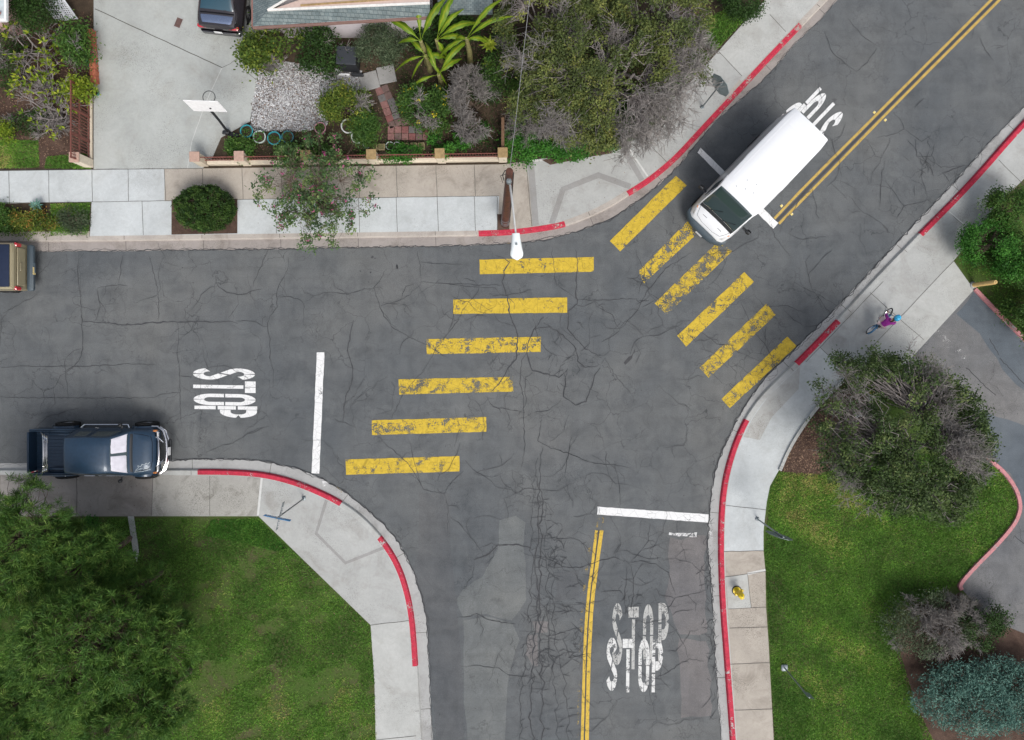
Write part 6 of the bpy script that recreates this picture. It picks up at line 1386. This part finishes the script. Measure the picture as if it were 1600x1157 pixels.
rf = mb.build('roof', paint('roof_pale', (.45, .5, .52), .8, var=.1), hs); mb = MB(); mb.box((X1 + .02, Y1 + 4.5, 2.76), (.08, 9.1, .12)); mb.box((X1 - 4.5, Y1 - .02, 2.755), (9, .08, .12)); mb.build('fascia', M['sign_white'], rf)
mb = MB(); mb.box((X1 - .45, Y1 + .25, 2.95), (.75, .3, .1), R(-30), bev=.02); mb.build('ridge_tile', paint('tile_red', (.5, .12, .06), .7), rf)
# ================================================================== HOUSE with the grey shingle roof
def shingle(name):
    t = NT(name); v = t.scaled(1, 1, 1)
    br = t.n('ShaderNodeTexBrick'); br.inputs['Scale'].default_value = 3.2; br.inputs['Color1'].default_value = (.13, .165, .17, 1); br.inputs['Color2'].default_value = (.19, .225, .225, 1); br.inputs['Mortar'].default_value = (.07, .09, .095, 1); br.inputs['Mortar Size'].default_value = .02; t.l(v, br.inputs[0])
    c = t.mix(1, br.outputs[0], t.ramp(t.noise(2.5, 6, .7), [(.3, .75), (.7, 1.25)]), 'MULTIPLY'); c = t.mix(1, c, t.ramp(t.noise(50, 3, .7), [(.3, .75), (.7, 1.25)]), 'MULTIPLY'); t.col(c); t.rough(.9, .2); return t.mat
M['shingle'] = shingle('grey_green_shingles')
hz = thing('house', 'house with a weathered grey green shingle roof beside the driveway', 'house', P(560, -40, .12)); o0 = hz.location.copy()
E1, E2 = P(397, 44, 2.6), P(672, 28, 2.6); E3 = P(768, 8, 2.6)
R1, R2 = P(420, 20, 3.1), P(672, 9, 3.1); far = 12.0
mb = MB()
def A(v, dx=0, dy=0, z=None): return (v.x - o0.x + dx, v.y - o0.y + dy, v.z if z is None else z)
fl_ = P(397, -300, 2.6)
# south slope band, west slope, inner upstand
mb.add([A(E1), A(E2), A(R2), A(R1)], [(0, 1, 2, 3)])
mb.add([A(E1), A(R1), (R1.x - o0.x + 2.6, R1.y - o0.y + 1.0, 3.9), (E1.x - o0.x + 3.2, E1.y - o0.y + far, 3.9), (E1.x - o0.x, E1.y - o0.y + far, 2.6)], [(0, 1, 2, 3, 4)])
mb.add([A(E2), (E2.x - o0.x + .0, E2.y - o0.y + far, 2.6), (R2.x - o0.x, R2.y - o0.y + far, 3.1), A(R2)], [(0, 1, 2, 3)])
roof = mb.build('roof', M['shingle'], hz)
mb = MB(); mb.add([A(R1), A(R2), (R2.x - o0.x, R2.y - o0.y + far, 3.05), (R1.x - o0.x + 2.6, R1.y - o0.y + far, 3.05), (R1.x - o0.x + 2.6, R1.y - o0.y + .95, 3.05)], [(0, 1, 2, 3, 4)]); mb.build('flat_roof', paint('flat_roof_pinkish', (.55, .42, .37), .85, var=.08), roof)
def bar(mb, a, c, w, h): a, c = Vector(a), Vector(c); d = c - a; q = (a + c) / 2; mb.box(tuple(q), (d.length, w, h), M=d.to_track_quat('X', 'Z').to_matrix().to_4x4())
mb = MB(); bar(mb, A(R1, dy=.03), A(R2, dy=.03), .08, .05); bar(mb, A(R1, dy=.03), (R1.x - o0.x + 2.6, R1.y - o0.y + 1.0, 3.92), .06, .05); mb.build('flashing', paint('flashing_white', (.7, .68, .64), .7, var=.12), roof)
mb = MB(); bar(mb, A(E1, dz := 0, -.03, 2.53), A(E2, 0, -.03, 2.53), .05, .14); bar(mb, (E1.x - o0.x - .03, E1.y - o0.y, 2.53), (E1.x - o0.x - .03, E1.y - o0.y + far, 2.53), .05, .14); mb.build('fascia', paint('fascia_brown', (.24, .12, .1), .8), roof)
mb = MB(); bar(mb, A(E1, 0, -.07, 2.6), A(E2, 0, -.07, 2.6), .06, .035); mb.build('gutter', paint('gutter_brown', (.2, .12, .1), .6), roof)
mb = MB(); wl = E1.x - o0.x + .4; ww = (E2.x - E1.x) - .6; mb.box((wl + ww / 2, E1.y - o0.y + .75 + 6, 1.3), (ww, 12, 2.6), R(0)); mb.build('wall', paint('wall_lilac_white', (.58, .53, .55), .9, var=.05), hz)
mb = MB(); bar(mb, A(R1, 1.2, .2, 3.1), A(R2, -1.0, .2, 3.1), .06, .05); mb.build('roof_seam', M['coping'], roof)
# lower wing at the right
mb = MB(); a, c = P(684, 20, 2.3), P(770, 18, 2.3); mb.box(((a.x + c.x) / 2 - o0.x, a.y - o0.y + 1.2, 2.25), (c.x - a.x, 2.6, .14), R(0), bev=.02); mb.build('lower_roof', M['shingle'], hz)
mb = MB(); mb.box(((a.x + c.x) / 2 - o0.x, a.y - o0.y + 2.6, 2.75), ((c.x - a.x) * .86, 2.2, .8), bev=.02); mb.build('upper_wall', paint('wall_terracotta', (.35, .17, .12), .85), hz); mb = MB(); mb.box(((a.x + c.x) / 2 - o0.x - .1, a.y - o0.y + 2.8, 3.2), ((c.x - a.x) * .84, 2.2, .06)); mb.build('skylight_panel', paint('panel_blue_white', (.5, .62, .68), .4), hz)
# ================================================================== GARDEN THINGS
M['terra'] = paint('terracotta_dark', (.22, .08, .06), .8, var=.2)
def paver_path():
    o = thing('paver_path', 'path of reddish and grey square pavers curving through the garden', 'path', P(660, 160, .13)); o0 = o.location.copy(); mb = MB()
    cells = [(593, 143, 0), (602, 139, 1), (597, 154, 2), (607, 150, 1), (601, 164, 0), (612, 160, 2), (605, 175, 0), (616, 170, 2), (609, 186, 3), (619, 182, 2), (613, 195, 1), (622, 191, 1), (632, 190, 1)]
    for x, y, c in cells: q = P(x, y, .15); mb.box(tuple(q - o0), (.29, .29, .06), R(22), bev=.01, m=c)
    for r_ in range(2):
        for k in range(7): q = P(611 + 11 * k, 203 + 11 * r_, .15); mb.box(tuple(q - o0), (.27, .27, .06), R(random.uniform(-2, 2)), bev=.01, m=random.choice((0, 0, 1, 2, 3)))
    mb.build('pavers', [paint('paver_pink', (.22, .11, .10), .85, var=.2), paint('paver_brown', (.14, .09, .08), .85, var=.2), paint('paver_grey', (.13, .12, .115), .85, var=.2), paint('paver_red', (.19, .075, .07), .85, var=.2)], o)
paver_path()
for x, y, w, h, a, lab in ((577, 127, .75, .72, 15, 'grey square garden slab, left one beside the black cabinet path'), (604, 117, .72, .7, 12, 'grey square garden slab, right one below the grey green bush')):
    tag(MB().box((P(x, y, .15)), (w, h, .06), R(a), bev=.015).build('garden_slab', M['tactile']), lab, 'garden slab', 'two grey garden slabs')
b = P(549, 101, .13); o = thing('garden_cabinet', 'black covered square cabinet between the garden bushes', 'cabinet', b, R(-3)); MB().box((0, 0, .42), (.74, .66, .84), bev=.03).build('body', paint('cabinet_black', (.02, .022, .026), .6), o); MB().box((0, .0, .87), (.8, .72, .06), bev=.02).build('lid', paint('cabinet_lid', (.035, .04, .048), .5), o)
MB().box((-.25, -.48, .1), (.5, .08, .2), bev=.02).build('drawer_front', M['sign_white'], o); MB().box((.3, -.46, .1), (.5, .1, .2), bev=.02).build('drawer_side', M['plastic'], o)
pots = [(385, 205, 10, 'teal', 'teal rimmed round pot, leftmost of the row, at the drive edge'), (405, 214, 10, 'pale', 'pale rimmed round pot second from the drive'), (428, 216, 10.5, 'teal', 'teal rimmed round pot third from the drive'), (449, 214, 9.5, 'teal2', 'dark teal rimmed round pot fourth from the drive'), (500, 200, 9, 'rose', 'rose coloured round pot at the lower edge of the gravel'),
        (544, 197, 11.5, 'white', 'large white rimmed pot under the yellow green bush'), (559, 214, 10.5, 'white', 'large white rimmed pot nearest the square planters'), (573, 226, 6, 'pale', 'small white pot, left of the square planters'), (609, 228, 6.5, 'pale', 'small white rimmed pot with a bright green plant'), (620, 228, 6, 'white', 'small white pot with bare soil among the square planters'), (441, 230, 5.5, 'purple', 'small purple rimmed pot close to the garden wall'), (452, 230, 5.5, 'pale', 'small pale pot right of the purple one'),
        (143, 97, 8, 'teal', 'blue green pot on the brick edging of the drive'), (149, 145, 4.5, 'green', 'small green pot at the end of the brown railing')]
pc = {'teal': (.03, .26, .30), 'teal2': (.03, .15, .18), 'pale': (.42, .48, .44), 'white': (.62, .64, .62), 'rose': (.42, .22, .24), 'purple': (.18, .08, .22), 'green': (.06, .22, .17)}
for x, y, r_, c, lab in pots:
    zt = .42 if r_ > 8 else .3; k = (H - zt) / (H * S); r0 = r_ * k; q = P(x, y, zt); o = thing('plant_pot', lab, 'plant pot', (q.x, q.y, .13), 0, 'round plant pots'); h = zt - .13
    mb = MB(); mb.lathe([(r0 * .68, 0), (r0 * .95, h * .86), (r0 * 1.02, h * .88), (r0 * 1.02, h), (r0 * .86, h), (r0 * .84, h * .8)], 24); mb.build('pot', paint('pot_' + c, pc[c], .5, coat=.2), o, 40)
    mb = MB(); mb.lathe([(r0 * .85, h * .84), (0, h * .88)], 20); mb.build('soil', M['dark_soil'], o)
    n = 40 if r_ > 8 else 16; C = rng.normal(size=(n, 3)) * np.array([r0 * .38, r0 * .38, .04]) + np.array([0, 0, h + .02]); Vv, Ff = blades(C, unit(rng.normal(size=C.shape) * np.array([1, 1, .4])), .12, .045, .8)
    if c != 'white' or r_ > 8: np_mesh('pot_plant', Vv, Ff, M['leaf_mid' if c != 'pale' else 'leaf_ivy'], rng.uniform(0, 1, len(Vv)), o)
sq = None
for x, y, lab in ((584, 229.5, 'square tan planter, leftmost of the five'), (596, 229.5, 'square tan planter beside the small white rimmed pots, left of them'), (634, 228.5, 'square tan planter just right of the small white pots'), (646, 228, 'square tan planter, second from the right'), (658, 227.5, 'square tan planter, rightmost of the five')):
    q = P(x, y, .36)
    if sq is None: sq = thing('square_planter', lab, 'planter', (q.x, q.y, .13), 0, 'square tan planters'); mb = MB(); mb.box((0, 0, .11), (.27, .27, .22), bev=.02); mb.build('box', paint('planter_tan', (.30, .24, .13), .85, var=.15), sq); MB().box((0, 0, .225), (.2, .2, .012)).build('soil', paint('planter_soil', (.13, .12, .05), .9, var=.3, scale=30), sq)
    else: c = copy_tree(sq); c.location = (q.x, q.y, .13); c['label'] = lab; c.rotation_euler.z = random.uniform(-.08, .08)
# ================================================================== SKY, SUN, CAMERA
w = bpy.data.worlds.new('World'); SC.world = w; w.use_nodes = True; nt = w.node_tree; bg = nt.nodes['Background']
sk = nt.nodes.new('ShaderNodeTexSky'); sk.sky_type = 'NISHITA'; sk.sun_disc = False; EL, AZ = R(52), R(158)   # azimuth from +Y, clockwise
sk.sun_elevation = EL; sk.sun_rotation = AZ; sk.air_density = 1.0; sk.dust_density = 4.0; sk.ozone_density = 1.0
hs_ = nt.nodes.new('ShaderNodeHueSaturation'); hs_.inputs['Saturation'].default_value = .5; nt.links.new(sk.outputs[0], hs_.inputs['Color']); nt.links.new(hs_.outputs[0], bg.inputs[0]); bg.inputs[1].default_value = .13
sl = bpy.data.lights.new('sun', 'SUN'); sl.energy = 1.5; sl.angle = R(22); sl.color = (1, .985, .96); so = bpy.data.objects.new('sun', sl); COL.objects.link(so)
d = Vector((math.sin(AZ) * math.cos(EL), math.cos(AZ) * math.cos(EL), math.sin(EL))); so.rotation_euler = (-d).to_track_quat('-Z', 'Y').to_euler(); so.location = d * 60
cam = bpy.data.cameras.new('camera'); co = bpy.data.objects.new('camera', cam); COL.objects.link(co); SC.camera = co
co.location = (0, 0, H); co.rotation_euler = (0, 0, 0); cam.sensor_fit = 'HORIZONTAL'; cam.sensor_width = 36; cam.lens = 36 * H / (1600 / S); cam.clip_end = 2000
cam.shift_y = -(578.5 - CY) / 1600
SC.view_settings.view_transform = 'Standard'; SC.view_settings.look = 'None'; SC.view_settings.exposure = .37; SC.view_settings.gamma = 1
SC.cycles.use_denoising = True; SC.cycles.max_bounces = 5; SC.cycles.transparent_max_bounces = 8
